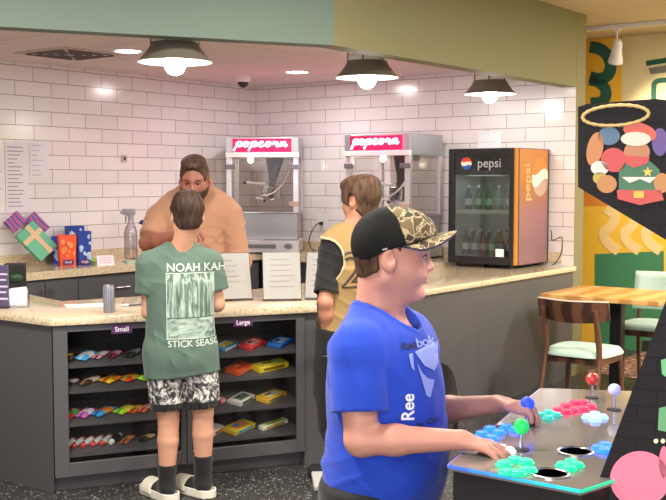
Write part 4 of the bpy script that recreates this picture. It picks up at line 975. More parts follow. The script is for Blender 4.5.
# ================================================================== black bar stool behind the player, grey step
M_vin = mat('black_vinyl', '1c1b1d', .4)
c = Vector((.165, 3.30, 0))
t = thing('bar_stool', 'black round-backed bar stool behind the boy in blue', 'stool', c, R(-14))
MB().lathe([(.001, .66), (.17, .66), (.19, .675), (.195, .70), (.18, .725), (.001, .735)], n=32).build('seat', M_vin, t)
def bk(o):
    def g(u, v):
        a = (u-.5)*R(205)-PI/2; z = .76+v*.26*(1-abs(2*u-1)**5)
        return Vector(((.195+o+.02*v)*math.cos(a), (.195+o+.02*v)*math.sin(a), z))
    return g
MB().slab(bk(.016), bk(-.012), 28, 6).build('backrest', M_vin, t, smooth=60)
for i in range(4):
    a = PI/4+i*PI/2; MB().tube([(.13*math.cos(a), .13*math.sin(a), .665), (.2*math.cos(a), .2*math.sin(a), 0)], .014, 10).build('leg', M_iron, t)
MB().tube([(.178*math.cos(2*PI*i/32), .178*math.sin(2*PI*i/32), .25) for i in range(32)], .010, 8, closed=True).build('foot_ring', M_iron, t)
MB().tube([(.19*math.cos(2*PI*i/20), .19*math.sin(2*PI*i/20), .742) for i in range(20)], .012, 8, closed=True).build('back_ring', M_vin, t)
p = at(312, 484, z=.20); t = thing('step_stool', 'low pale grey step on the dark floor behind the boy in blue', 'step stool', (p.x+.17, p.y+.10, 0), R(4))
M_step = mat('pale_grey_plastic', '9a9896', .5)
MB().box((0, 0, .188), (.34, .24, .024), bevel=.006).build('tread', M_step, t, smooth=0)
for sx in (-1, 1):
    for sy in (-1, 1): MB().tube([(sx*.145, sy*.095, .18), (sx*.16, sy*.108, 0)], [.016, .013], 10).build('leg', mat('dark_step_leg', '4a4a4c', .5), t)
# ================================================================== FIGURES: smooth bodies meshed from distance fields
f32 = np.float32
def A_(v): return np.array(v, dtype=f32)
def seg(P, a, b, ra, rb):
    a, b = A_(a), A_(b); d = b-a; q = P-a; t = np.clip((q@d)/max(float(d@d), 1e-9), 0, 1)
    return np.linalg.norm(q-t[:, None]*d, axis=1)-(ra+(rb-ra)*t)
def ell(P, c, r, Rm=None):
    q = P-A_(c)
    if Rm is not None: q = q@A_(Rm)
    r = A_(r); k0 = np.linalg.norm(q/r, axis=1); k1 = np.linalg.norm(q/(r*r), axis=1)+1e-9
    return np.where(k0 < 1e-4, -r.min(), k0*(k0-1)/k1)
def ccone(P, a, b, ra, rb, rnd=.004):
    a, b = A_(a), A_(b); d = b-a; L = float(np.linalg.norm(d)); d = d/L; q = P-a; t = q@d
    rr = np.linalg.norm(q-t[:, None]*d, axis=1); x = (rr-(ra+(rb-ra)*np.clip(t/L, 0, 1))); y = np.abs(t-L/2)-L/2
    x += rnd; y += rnd
    return np.minimum(np.maximum(x, y), 0)+np.sqrt(np.maximum(x, 0)**2+np.maximum(y, 0)**2)-rnd
def smin(a, b, k):
    if k <= 0: return np.minimum(a, b)
    h = np.clip(.5+.5*(b-a)/k, 0, 1); return b+(a-b)*h-k*h*(1-h)
def smax(a, b, k): return -smin(-a, -b, k)
def plane(P, p, n): n = A_(n); n = n/np.linalg.norm(n); return (P-A_(p))@n
def axis(*segs):
    out = [segs[0][0]]
    for lo, hi, h in segs:
        n = max(1, int(round((hi-lo)/h))); out += list(np.linspace(lo, hi, n+1)[1:])
    return np.array(out, dtype=f32)
def mesh_field(f, X, Y, Z, B=12):
    nx, ny, nz = len(X), len(Y), len(Z); F = np.full((nx, ny, nz), 1, f32)
    blocks = []; C = []; H = []
    for i in range(0, nx, B):
        for j in range(0, ny, B):
            for k in range(0, nz, B):
                a = (X[i], Y[j], Z[k]); b = (X[min(i+B, nx)-1], Y[min(j+B, ny)-1], Z[min(k+B, nz)-1])
                blocks.append((i, j, k)); C.append([(a[q]+b[q])/2 for q in range(3)]); H.append(math.dist(a, b)/2)
    D = f(np.array(C, f32)); 
    act = [n for n in range(len(blocks)) if abs(D[n]) < H[n]*1.5+.03]
    for n, (i, j, k) in enumerate(blocks): F[i:i+B, j:j+B, k:k+B] = D[n] if abs(D[n]) > 1e-6 else 1e-6
    pts = []; sl = []
    def flush():
        if not pts: return
        v = f(np.concatenate(pts).astype(f32)); o = 0
        for s, shp in sl:
            m = shp[0]*shp[1]*shp[2]; F[s] = v[o:o+m].reshape(shp); o += m
        pts.clear(); sl.clear()
    for n in act:
        i, j, k = blocks[n]; x, y, z = X[i:i+B], Y[j:j+B], Z[k:k+B]
        g = np.stack(np.meshgrid(x, y, z, indexing='ij'), -1); sl.append((np.s_[i:i+B, j:j+B, k:k+B], g.shape[:3])); pts.append(g.reshape(-1, 3))
        if len(pts) > 90: flush()
    flush()
    S = F < 0
    c = [S[a:nx-1+a, b:ny-1+b, d:nz-1+d] for a in (0, 1) for b in (0, 1) for d in (0, 1)]
    anyv = c[0].copy(); allv = c[0].copy()
    for q in c[1:]: anyv |= q; allv &= q
    I = np.argwhere(anyv & ~allv); idx = np.full((nx-1, ny-1, nz-1), -1, np.int32); idx[I[:, 0], I[:, 1], I[:, 2]] = np.arange(len(I))
    acc = np.zeros((len(I), 3)); cnt = np.zeros(len(I))
    offs = [(a, b, d) for a in (0, 1) for b in (0, 1) for d in (0, 1)]
    val = [F[I[:, 0]+a, I[:, 1]+b, I[:, 2]+d] for a, b, d in offs]
    pos = [np.stack([X[I[:, 0]+a], Y[I[:, 1]+b], Z[I[:, 2]+d]], 1) for a, b, d in offs]
    for p in range(8):
        for q in range(p+1, 8):
            if sum(abs(offs[p][w]-offs[q][w]) for w in range(3)) != 1: continue
            m = (val[p] < 0) != (val[q] < 0)
            t = np.where(m, val[p]/(val[p]-val[q]+1e-12), 0)
            acc += np.where(m[:, None], pos[p]+t[:, None]*(pos[q]-pos[p]), 0); cnt += m
    V = acc/cnt[:, None]; Q = []
    for ax in range(3):
        s0 = [slice(1, None)]*3; s0[ax] = slice(0, -1)
        e = [slice(1, None)]*3; e[ax] = slice(1, None)
        a = S[:-1, 1:, 1:] if ax == 0 else (S[1:, :-1, 1:] if ax == 1 else S[1:, 1:, :-1]); b = S[1:, 1:, 1:]
        E = np.argwhere(a != b)
        if not len(E): continue
        E = E+np.array([0 if w == ax else 1 for w in range(3)])
        fl = S[E[:, 0], E[:, 1], E[:, 2]]
        u, w = [(1, 2), (2, 0), (0, 1)][ax]
        def cell(du, dw):
            g = E.copy(); g[:, u] += du; g[:, w] += dw
            ok = (g[:, 0] < nx-1) & (g[:, 1] < ny-1) & (g[:, 2] < nz-1); g = np.minimum(g, [nx-2, ny-2, nz-2]); r = idx[g[:, 0], g[:, 1], g[:, 2]]; return np.where(ok, r, -1)
        q = np.stack([cell(-1, -1), cell(0, -1), cell(0, 0), cell(-1, 0)], 1)
        q = np.where(fl[:, None], q, q[:, ::-1]); Q.append(q[(q >= 0).all(1)])
    return V, np.concatenate(Q)
def field_obj(name, f, ax, mats, parent, matfn=None, rot=None):
    """rot = (origin, 3x3 with columns right, forward, up): the grid lies along the person's own axes"""
    o, Rm = rot
    def g(P): return f(P@A_(Rm).T+A_(o))
    V, Q = mesh_field(g, *ax)
    W = V@np.array(Rm).T+np.array(o)
    me = bpy.data.meshes.new(name); me.from_pydata(W.tolist(), [], Q.tolist()); me.update()
    for m in (mats if isinstance(mats, (list, tuple)) else [mats]): me.materials.append(m)
    if matfn is not None:
        c = W[Q].mean(1); me.polygons.foreach_set('material_index', matfn(c.astype(f32)).astype(np.int32))
    me.shade_smooth()
    ob = bpy.data.objects.new(name, me); COL.objects.link(ob)
    if parent: ob.parent = parent; ob.matrix_parent_inverse = Matrix.Identity(4); me.transform(parent.matrix_world.inverted())
    return ob
def waves(P, seed, wl, n=5, aniso=(1, 1, 1)):
    rs = np.random.RandomState(seed); out = 0
    for i in range(n):
        d = rs.normal(size=3)*np.array(aniso); d /= np.linalg.norm(d); w = wl*rs.uniform(.7, 1.5)
        out = out+np.sin(P@A_(d*2*PI/w)+rs.uniform(0, 6.28)+1.3*np.sin(P@A_(rs.normal(size=3)*2*PI/(w*3))))
    return out/n
def creases(P, d, wl, ph, warp, seed):
    rs = np.random.RandomState(seed); d = A_(d)/np.linalg.norm(d)
    s = P@d*(2*PI/wl)+ph+warp*np.sin(P@A_(rs.normal(size=3)*9)+1)+warp*.6*np.sin(P@A_(rs.normal(size=3)*17))
    return (1-np.abs(np.sin(s)))**2
class Person:
    def __init__(s, name, label, base, fwd):
        f = Vector((fwd[0], fwd[1], 0)).normalized(); r = Vector((f.y, -f.x, 0))
        s.f, s.r, s.u, s.b = f, r, Vector((0, 0, 1)), Vector((base[0], base[1], 0))
        s.Rm = np.array([[r.x, f.x, 0], [r.y, f.y, 0], [0, 0, 1]]); s.rot = (tuple(s.b), s.Rm)
        s.t = thing(name, label, 'person', s.b, 0); bpy.context.view_layer.update(); s.t.matrix_world = Matrix.Translation(s.b)
    def p(s, r, f, u): return s.b+s.r*r+s.f*f+s.u*u
    def loc(s, v): d = Vector(v)-s.b; return Vector((d.dot(s.r), d.dot(s.f), d.z))
    def rotm(s, yaw=0, pitch=0, roll=0):     # yaw + = to the person's left, pitch + = looking down
        M = Matrix(s.Rm.tolist()) @ Euler((0, 0, R(yaw))).to_matrix() @ Euler((-R(pitch), 0, 0)).to_matrix() @ Euler((0, R(roll), 0)).to_matrix()
        return M
class Head:
    """local axes: x right, y forward, z up; z=0 halfway between chin and crown"""
    def __init__(h, c, M, s, cheek=1.0, jaw=1.0, nose=1.0, chin=0.0):
        h.c, h.M, h.s, h.cheek, h.jaw, h.nose, h.chin = Vector(c), M, s, cheek, jaw, nose, chin
        h.Rm = np.array([list(r) for r in M]); h.nk = None
    def w(h, x, y, z): return h.c+h.M @ Vector((x*h.s, y*h.s, z*h.s))
    def L(h, P): return (P-A_(h.c))@A_(h.Rm)/h.s
    def field(h, P):
        q = h.L(P).astype(f32); x = np.abs(q[:, 0]); m = np.stack([x, q[:, 1], q[:, 2]], 1)
        d = ell(q, (0, -.012, .032), (.074, .093, .082))
        d = smin(d, ell(q, (0, .026, -.028), (.059*(1+.1*(h.cheek-1)), .062, .078)), .04)
        d = smin(d, seg(m, (.047*h.jaw, -.006, -.052), (.012, .064, -.094), .020*h.jaw, .018), .035)
        d = smin(d, ell(m, (.036, .050, -.030), (.030*h.cheek, .034*h.cheek, .036*h.cheek)), .025)
        d = smin(d, ell(q, (0, .076, -.098), (.018, .016, .014)), .02)
        if h.chin: d = smin(d, ell(q, (0, .02, -.105), (.05*h.chin, .05*h.chin, .03*h.chin)), .035)
        d = smin(d, seg(m, (.0, .080, .022), (.045, .062, .024), .012, .010), .018)          # brow
        d = smax(d, -ell(m, (.031, .100, .006), (.017, .020, .012)), .012)                   # sockets
        d = smin(d, ell(m, (.031, .0735, .0045), (.0145, .012, .0115)), .004)                # lids
        d = smin(d, seg(q, (0, .086, .010), (0, .104*h.nose, -.022), .0085, .0125*h.nose), .012)   # nose
        d = smin(d, ell(m, (.012, .093, -.027), (.0085, .011, .0075)), .006)
        d = smax(d, -ell(m, (.0065, .098, -.036), (.0035, .005, .004)), .003)
        d = smin(d, ell(q, (0, .083, -.046), (.026, .012, .012)), .014)                      # muzzle
        d = smin(d, seg(m, (.0, .0945, -.0500), (.021, .082, -.0545), .0055, .003), .005)    # upper lip
        d = smin(d, seg(m, (.0, .0925, -.0625), (.017, .082, -.0580), .0065, .003), .005)    # lower lip
        d = smax(d, -seg(m, (0, .1005, -.0560), (.023, .088, -.0560), .0022, .0015), .003)
        e = ell(m-A_((.079, -.012, -.004)), (0, 0, 0), (.0085, .021, .033), np.array(Euler((R(14), 0, R(-22))).to_matrix()))
        e = smax(e, -ell(m, (.0865, -.005, .003), (.006, .011, .017)), .005)
        e = smin(e, ell(m, (.074, -.002, -.028), (.006, .009, .010)), .008)
        d = smin(d, e, .006)
        return d*h.s
    def lipmask(h, c):
        q = h.L(c); return (np.abs(q[:, 0]) < .021) & (q[:, 1] > .083) & (q[:, 2] < -.0475) & (q[:, 2] > -.0685) & (q[:, 1] > .086-.3*(np.abs(q[:, 0])-.012))
    def eyes(h, person, iris, brow, open_=1.0, parts=True):
        for sx in (-1, 1):
            b = MB(); b.use(0).sphere(h.w(sx*.031, .0735, .0042), (.0128*h.s, .0128*h.s, .0128*h.s*open_), 16, h.M)
            g = h.M @ Vector((0, 1, -.1))
            b.use(1).sphere(h.w(sx*.031, .0815, .0030), (.0066*h.s, .0060*h.s, .0062*h.s), 10, h.M)
            o = b.build('eye', [M_eyew, iris], person.t); o.data.transform(person.t.matrix_world.inverted())
            b = MB(); b.tube(smoothline([h.w(sx*.0175, .0865, .0085), h.w(sx*.031, .0885, .0105), h.w(sx*.046, .0775, .0065)], 4), [.0012*h.s]+[.0019*h.s]*7+[.001*h.s], 6); o = b.build('eyelash', brow, person.t); o.data.transform(person.t.matrix_world.inverted())
            b = MB(); b.tube(smoothline([h.w(sx*.013, .0905, .0225), h.w(sx*.030, .0875, .0270), h.w(sx*.048, .0735, .0225)], 5), [.0022*h.s]*4+[.0030*h.s]*3+[.0022*h.s]*3+[.0012*h.s], 8)
            o = b.build('eyebrow', brow, person.t); o.data.transform(person.t.matrix_world.inverted())
    def hair_field(h, P, kind, seed):
        q = h.L(P).astype(f32)
        th = np.arctan2(q[:, 0], q[:, 1]+.03); el_ = np.arctan2(q[:, 2]-.02, np.hypot(q[:, 0], q[:, 1]+.03))
        n = .0; rs = np.random.RandomState(seed)
        for i in range(6):
            a = rs.randint(7, 30); n = n+np.sin(th*a+el_*rs.uniform(-6, 6)+rs.uniform(0, 6))*(1.0/(1+a*.05))
        n = n/6*.0042*np.clip((1.45-el_), .15, 1)
        sk = (smin(h.field(P), h.nk(P), .03) if h.nk else h.field(P))/h.s; m = np.stack([np.abs(q[:, 0]), q[:, 1], q[:, 2]], 1)
        if kind == 'mop':          # longer on top, brushed forward
            d = ell(q, (0, -.014, .046), (.085, .104, .088)); d = smin(d, ell(q, (0, .035, .092), (.066, .062, .036)), .03); d = smin(d, ell(q, (-.0, -.05, .085), (.068, .062, .045)), .03); d = smin(d, ell(q, (0, .075, .082), (.052, .035, .028)), .025)
            d = smin(d, sk-.011, .02); cut = -ell(q, (0, .128, -.030), (.084, .090, .088)); low = -.088-q[:, 2]+.55*np.clip(q[:, 1]+.045, -.03, 1)
        elif kind == 'short':
            d = ell(q, (0, -.016, .040), (.082, .102, .086)); d = smin(d, ell(q, (0, -.02, .098), (.062, .075, .028)), .03)
            d = smin(d, sk-.010, .02); cut = -ell(q, (0, .125, -.012), (.080, .090, .090)); low = -.082-q[:, 2]+.50*np.clip(q[:, 1]+.05, -.03, 1)
        elif kind == 'crew':
            d = smin(sk-.005, ell(q, (0, .0, .100), (.066, .085, .030)), .03)
            cut = -ell(q, (0, .122, -.010), (.086, .098, .106)); low = -.060-q[:, 2]+.50*np.clip(q[:, 1]+.03, -1, 1)
        elif kind == 'nape':       # only what shows under a cap
            d = sk-.0055; cut = np.maximum(-ell(q, (0, .115, -.010), (.084, .088, .100)), q[:, 1]-.022); low = -.047-q[:, 2]+.62*np.clip(q[:, 1]+.05, -.02, 1)
            low = np.maximum(low, q[:, 2]-.045)
        if kind == 'crew': low = low+3.6*np.clip(m[:, 0]-.060, 0, 1)
        if kind in ('mop', 'short'): low = low+1.1*np.clip(m[:, 0]-.048, 0, 1)
        d = smax(d, cut, .012); d = smax(d, low, .010)
        ear = ell(np.stack([np.abs(q[:, 0]), q[:, 1], q[:, 2]], 1), (.082, -.008, -.006), (.028, .031, .042)); d = smax(d, -ear, .008)
        return (d-n)*h.s
def hand(P, W, d, n, s, thumb, curl=(20, 28, 20), spread=5, tcurl=25, tout=38):
    """W wrist, d towards the fingertips, n the way the palm faces, thumb = +1/-1 side (d x n)"""
    d = Vector(d).normalized(); n = Vector(n); n = (n-d*n.dot(d)).normalized(); sd = d.cross(n)*thumb
    D = seg(P, W, W+d*.03*s, .021*s, .020*s); kn = []
    for i in range(4):
        o = (.5-i/3.0)*2*.029; k = W+d*(.078-.006*abs(i-1.2))*s+sd*o*s; kn.append(k)
        D = smin(D, seg(P, W+d*.012*s+sd*o*.55*s, k, .0135*s, .0105*s), .012*s)
    F = None
    for i, (k, l) in enumerate(zip(kn, (.92, 1.02, .95, .75))):
        a = R(spread*(1.5-i)); dd = (d*math.cos(a)+sd*math.sin(a)).normalized(); q = k; ang = 0
        for j, (L_, r0, r1) in enumerate(((.043, .0098, .0088), (.027, .0088, .0078), (.021, .0078, .0064))):
            ang += R(curl[j]*(1+.08*i)); v = dd*math.cos(ang)+n*math.sin(ang); e = q+v*L_*l*s
            g = seg(P, q, e, r0*s, r1*s); F = g if F is None else smin(F, g, .0025*s); q = e
    D = smin(D, F, .006*s)
    a, b_ = R(tout), R(tcurl); t0 = W+d*.018*s+sd*.018*s; v1 = (d*math.cos(a)+sd*math.sin(a)+n*.25).normalized(); t1 = t0+v1*.042*s
    v2 = (d*math.cos(a-b_)+sd*math.sin(a-b_)+n*.3).normalized(); t2 = t1+v2*.032*s; v3 = (d*math.cos(a-b_*1.7)+sd*math.sin(a-b_*1.7)+n*.35).normalized(); t3 = t2+v3*.026*s
    T = smin(seg(P, t0, t1, .0145*s, .0115*s), smin(seg(P, t1, t2, .0112*s, .0098*s), seg(P, t2, t3, .0098*s, .0075*s), .004*s), .006*s)
    return smin(D, T, .010*s)
def decal(name, geo, o, x, y, dirv, target, m, parent, off=.0022, cuts=2, keepfacing=.05, eye=None):
    """lay flat artwork onto a garment: geo has 2D verts in metres (from a mesh); o, x, y place its plane, dirv is the way it is pressed on"""
    o, x, y, dirv = Vector(o), Vector(x).normalized(), Vector(y).normalized(), Vector(dirv).normalized()
    bm = bmesh.new()
    if isinstance(geo, bpy.types.Mesh): bm.from_mesh(geo)
    else:
        vs = [bm.verts.new((p[0], p[1], 0)) for p in geo[0]]
        for f in geo[1]: bm.faces.new([vs[i] for i in f])
    bmesh.ops.triangulate(bm, faces=bm.faces[:])
    for _ in range(cuts):
        lim = .012; es = [e for e in bm.edges if e.calc_length() > lim]
        if es: bmesh.ops.subdivide_edges(bm, edges=es, cuts=1); bmesh.ops.triangulate(bm, faces=bm.faces[:])
    dg = bpy.context.evaluated_depsgraph_get(); tb = bmesh.new(); tb.from_mesh(target.data); tb.transform(parent.matrix_world); tree = BVHTree.FromBMesh(tb); tb.free()
    dead = []
    for v in bm.verts:
        p = o+x*v.co.x+y*v.co.y
        if eye is not None: dirv = (p-eye).normalized()
        h = tree.ray_cast(p-dirv*.5, dirv, 1.2)
        if h[0] is None or h[1].dot(-dirv) < keepfacing: dead.append(v); v.co = p
        else: v.co = h[0]-dirv*off*.3+h[1]*off
    bmesh.ops.delete(bm, geom=dead, context='VERTS')
    me = bpy.data.meshes.new(name); bm.to_mesh(me); bm.free(); me.transform(parent.matrix_world.inverted()); me.materials.append(m); me.shade_smooth()
    ob = bpy.data.objects.new(name, me); COL.objects.link(ob); ob.parent = parent; return ob
def grid2(w, h, nx, ny):
    P = [(-w/2+w*i/nx, -h/2+h*j/ny) for j in range(ny+1) for i in range(nx+1)]
    return P, [[j*(nx+1)+i, j*(nx+1)+i+1, (j+1)*(nx+1)+i+1, (j+1)*(nx+1)+i] for j in range(ny) for i in range(nx)]
def skin(name, col, sss=.12):
    m = mat(name, col, .48, var=.05, vscale=18, bump=.04, bscale=220, spec=.4); b = m.node_tree.nodes['Principled BSDF']
    b.inputs['Subsurface Weight'].default_value = sss; b.inputs['Subsurface Radius'].default_value = (.9, .35, .2); b.inputs['Subsurface Scale'].default_value = .008; return m
M_eyew = mat('eye_white', 'ddd6d2', .25); M_irisb = mat('brown_iris', '2e2320', .15); M_lip = mat('lip_skin', 'c98f80', .45); M_lipm = mat('man_lip_skin', 'a8655a', .45)
def hairmat(name, c0, c1):
    m = ramp_mat(name, [(.3, c0), (.7, c1)], 'noise', (1, 1, .25), 55, 4, rough=.6, bump=.5); m.node_tree.nodes['Principled BSDF'].inputs['Specular IOR Level'].default_value = .2; return m
def cloth(name, col, rough=.85, var=.06): 
    m = mat(name, col, rough, var=var, vscale=7, bump=.12, bscale=160, sheen=.15, spec=.25); return m
# ================================================================== boy in blue at the arcade machine
bb = Person('person', 'boy in a blue t-shirt and camouflage-brim cap playing the arcade machine', (.128, 2.615), (sx_.x, sx_.y))
M_skin = skin('fair_skin', 'c98f7e')
def grow(f, d): return lambda P: f(P)-d
hc = at(392.5, 256.5, Y=2.60)
HB = Head(hc, Matrix(bb.Rm.tolist()) @ Euler((0, 0, R(21))).to_matrix() @ Euler((R(-3), 0, 0)).to_matrix(), .93, cheek=1.06, jaw=1.04, nose=.96, chin=.45)
shR, shL = bb.p(.154, -.008, 1.138), bb.p(-.148, .02, 1.140)
HB.nk = lambda P: seg(P, HB.w(0, -.034, -.03), nb, .050, .056)
elR, wrR = at(361, 440, Y=2.43), at(461, 440, Y=2.375)
elL, wrL = at(424, 412, Y=2.83), at(497, 404, Y=2.705)
nb = bb.p(0, -.02, 1.20)
RmB = bb.Rm
def bb_torso(P):
    d = ell(P, bb.p(0, .012, .95), (.166, .130, .19), RmB); d = smin(d, ell(P, bb.p(0, -.005, 1.08), (.160, .110, .15), RmB), .08)
    d = smin(d, ell(P, bb.p(0, -.015, .80), (.162, .118, .14), RmB), .08)
    d = smin(d, seg(P, shL, shR, .050, .050), .06)
    for sg in (-1, 1): d = smin(d, seg(P, bb.p(sg*.125, -.012, 1.150), bb.p(sg*.035, -.03, 1.215), .045, .036), .04)
    return d
def bb_arm(P, sh, el, wr):
    m = el.lerp(wr, .35)
    d = smin(seg(P, sh, el, .053, .039), seg(P, el, m, .036, .0355), .015); return smin(d, seg(P, m, wr, .0350, .0230), .015)
def bb_legs(P):
    d = None
    for sg in (-1, 1):
        hp, kn, an, to = bb.p(sg*.085, -.01, .76), bb.p(sg*.095, .0, .43), bb.p(sg*.10, -.03, .075), bb.p(sg*.115, .11, .035)
        g = smin(seg(P, hp, kn, .088, .058), seg(P, kn, an, .055, .036), .03); g = smin(g, seg(P, an-Vector((0, 0, .03)), to, .036, .03), .02); d = g if d is None else np.minimum(d, g)
    return d
hdR = (at(500, 449, z=.945)-wrR).normalized(); hdL = (at(527, 404, Y=2.66)-wrL).normalized()
def bb_body(P):
    d = HB.field(P); nk = smin(seg(P, HB.w(0, -.034, -.03), nb, .050, .056), seg(P, HB.w(0, -.012, -.075), bb.p(0, .012, 1.18), .036, .042), .03)
    d = smin(d, nk, .03)
    d = smin(d, grow(bb_torso, -.014)(P), .03)
    aR = smin(bb_arm(P, shR, elR, wrR), hand(P, wrR, hdR, (0, 0, -1), .88, 1, (14, 22, 16), 7, 18, 34), .012)
    aL = smin(bb_arm(P, shL, elL, wrL), hand(P, wrL, hdL, (-.15, -.1, -1), .88, -1, (18, 40, 30), 4, 30, 30), .012)
    d = smin(d, np.minimum(aR, aL), .012); return smin(d, bb_legs(P), .02)
lo = lambda v: bb.loc(v)
body = field_obj('body', bb_body, (axis((-.32, .32, .0036)), axis((-.20, -.1, .005), (-.1, .62, .0036)), axis((0, .84, .008), (.84, 1.52, .0036))), [M_skin, M_lip], bb.t, lambda c: HB.lipmask(c).astype(int), bb.rot)
HB.eyes(bb, M_irisb, hairmat('light_brown_brow', '6b4a35', '7d5a42'), .8)
def bb_shirt(P):
    d = grow(bb_torso, .010)(P)
    cutR = at(366, 411, Y=2.435); dirR = (elR-shR).normalized(); cR = shR+dirR*.136; cL = shL+(elL-shL).normalized()*.15
    s1 = ccone(P, shR-dirR*.02, cR, .066, .068); s2 = ccone(P, shL, cL, .066, .066)
    s1 = np.maximum(s1, -ccone(P, cR-dirR*.03, cR+dirR*.05, .0605, .0625)); 
    d = smin(d, seg(P, shR-dirR*.01, shR+dirR*.012, .064, .064), .02); d = smin(d, s1, .005); d = smin(d, s2, .005)
    # hanging front and folds
    d = smin(d, ell(P, bb.p(.02, .045, .84), (.15, .115, .16), RmB), .05)
    low = np.clip((1.03-P[:, 2])/.22, 0, 1); m1 = np.clip(.5+.8*waves(P, 31, .22, 3), 0, 1); m2 = np.clip(.5+.8*waves(P, 37, .18, 3), 0, 1)
    d = d-.0075*low*m1*creases(P, bb.u*1.0-bb.f*.55+bb.r*.2, .15, .6, 1.3, 4)-.005*low*m2*creases(P, bb.u+bb.f*.7, .12, 2.0, 1.4, 9)
    arm = np.clip(1-np.abs(seg(P, shR, cR, .0, .0))/.075, 0, 1); d = d-.0045*m2*np.clip(arm*3, 0, 1)*creases(P, bb.u*.5+bb.f*.9+bb.r*.2, .10, .5, 1.0, 12)
    d = d-.005*m1*np.clip((P[:, 2]-.98)/.1, 0, 1)*creases(P, bb.f*1.0+bb.u*.55, .17, .2, 1.0, 21)-.002*waves(P, 5, .07)
    # armhole seam
    nk = seg(P, bb.p(0, -.012, 1.19), bb.p(0, -.005, 1.32), .066, .072); nf = seg(P, bb.p(0, .045, 1.185), bb.p(0, .06, 1.3), .046, .07)
    rim = np.abs(smin(nk, nf, .03)-.006)-.007; d = np.where(rim < 0, d-.0022, d)
    d = smax(d, -smin(nk, nf, .03), .004)
    return smax(d, .70-P[:, 2], .006)
M_blue = cloth('royal_blue_cotton', '2042b6')
shirt = field_obj('t_shirt', bb_shirt, (axis((-.31, .31, .0045)), axis((-.22, .32, .0045)), axis((.68, 1.26, .0045))), M_blue, bb.t, None, bb.rot)
def bb_shorts(P):
    d = None
    for sg in (-1, 1): 
        g = ccone(P, bb.p(sg*.085, -.01, .80), bb.p(sg*.10, .0, .42), .115, .105); d = g if d is None else smin(d, g, .03)
    return smin(d, ell(P, bb.p(0, -.015, .78), (.178, .142, .10), RmB), .03)
field_obj('shorts', bb_shorts, (axis((-.3, .3, .01)), axis((-.2, .2, .01)), axis((.38, .92, .01))), cloth('black_jersey_shorts', '1a1a1d'), bb.t, None, bb.rot)
for sg in (-1, 1):
    def shoe(P, sg=sg): return smax(smin(seg(P, bb.p(sg*.10, -.05, .05), bb.p(sg*.118, .13, .04), .048, .046), seg(P, bb.p(sg*.10, -.03, .06), bb.p(sg*.10, -.03, .11), .045, .044), .02), .003-P[:, 2], .004)
    field_obj('shoe', shoe, (axis((-.25, .25, .008)), axis((-.15, .25, .008)), axis((-.01, .2, .008))), mat('dark_shoe', '232326', .6), bb.t, None, bb.rot)
def bb_hair(P): return HB.hair_field(P, 'nape', 3)
field_obj('hair', bb_hair, (axis((-.14, .16, .004)), axis((-.2, .2, .004)), axis((1.2, 1.5, .004))), hairmat('brown_hair', '38271d', '5c4434'), bb.t, None, bb.rot)
# cap: crown by field, brim as a curved plate
def cap_crown(P):
    q = HB.L(P).astype(f32)
    d = ell(q, (0, -.008, .034), (.0855, .106, .100)); d = smin(d, ell(q, (0, .052, .066), (.068, .060, .056)), .03)
    inner = ell(q, (0, -.016, .030), (.0815, .1035, .092))
    edge = (.026+.50*np.minimum(q[:, 1], .0)+.36*np.maximum(q[:, 1], 0))-q[:, 2]
    d = smax(d, edge-.0, .003)
    rib = .0007*np.sin(np.arctan2(q[:, 0], q[:, 1])*3*2)
    return (d-rib)*HB.s
def camo():
    m, nt, b = newmat('camouflage_print'); L = nt.links.new; tc = nt.nodes.new('ShaderNodeTexCoord')
    n = nt.nodes.new('ShaderNodeTexNoise'); n.inputs['Scale'].default_value = 22; L(tc.outputs['Object'], n.inputs['Vector'])
    ad = nt.nodes.new('ShaderNodeMix'); ad.data_type = 'RGBA'; ad.blend_type = 'LINEAR_LIGHT'; ad.inputs[0].default_value = .035; L(tc.outputs['Object'], ad.inputs[6]); L(n.outputs['Color'], ad.inputs[7])
    v = nt.nodes.new('ShaderNodeTexVoronoi'); v.feature = 'DISTANCE_TO_EDGE'; v.inputs['Scale'].default_value = 34; v2 = nt.nodes.new('ShaderNodeTexVoronoi'); v2.inputs['Scale'].default_value = 34
    L(ad.outputs[2], v.inputs['Vector']); L(ad.outputs[2], v2.inputs['Vector'])
    sp = nt.nodes.new('ShaderNodeSeparateColor'); L(v2.outputs['Color'], sp.inputs[0]); r = nt.nodes.new('ShaderNodeValToRGB'); r.color_ramp.interpolation = 'CONSTANT'; e = r.color_ramp.elements
    while len(e) < 4: e.new(.5)
    for el_, (p, c) in zip(e, ((0, '3f3323'), (.34, '55462f'), (.62, '393c22'), (.82, '705e40'))): el_.position = p; el_.color = lin(c)
    L(sp.outputs[0], r.inputs[0]); lt = nt.nodes.new('ShaderNodeMath'); lt.operation = 'LESS_THAN'; lt.inputs[1].default_value = .055; L(v.outputs['Distance'], lt.inputs[0])
    mx = nt.nodes.new('ShaderNodeMix'); mx.data_type = 'RGBA'; mx.inputs[7].default_value = lin('ab9a7b'); L(lt.outputs[0], mx.inputs[0]); L(r.outputs[0], mx.inputs[6]); L(mx.outputs[2], b.inputs['Base Color']); b.inputs['Roughness'].default_value = .85; return m
M_camo = camo(); M_mesh = mat('black_cap_mesh', '0b0b0c', .8, bump=.3, bscale=300, spec=.25)
def capm(c):
    q = HB.L(c); return (q[:, 1] > .030-.42*(q[:, 2]-.05)-3*np.maximum(q[:, 2]-.1, 0)**1.5).astype(int)
cap = field_obj('cap', cap_crown, (axis((-.15, .17, .003)), axis((-.2, .22, .003)), axis((1.25, 1.53, .003))), [M_mesh, M_camo], bb.t, capm, bb.rot)
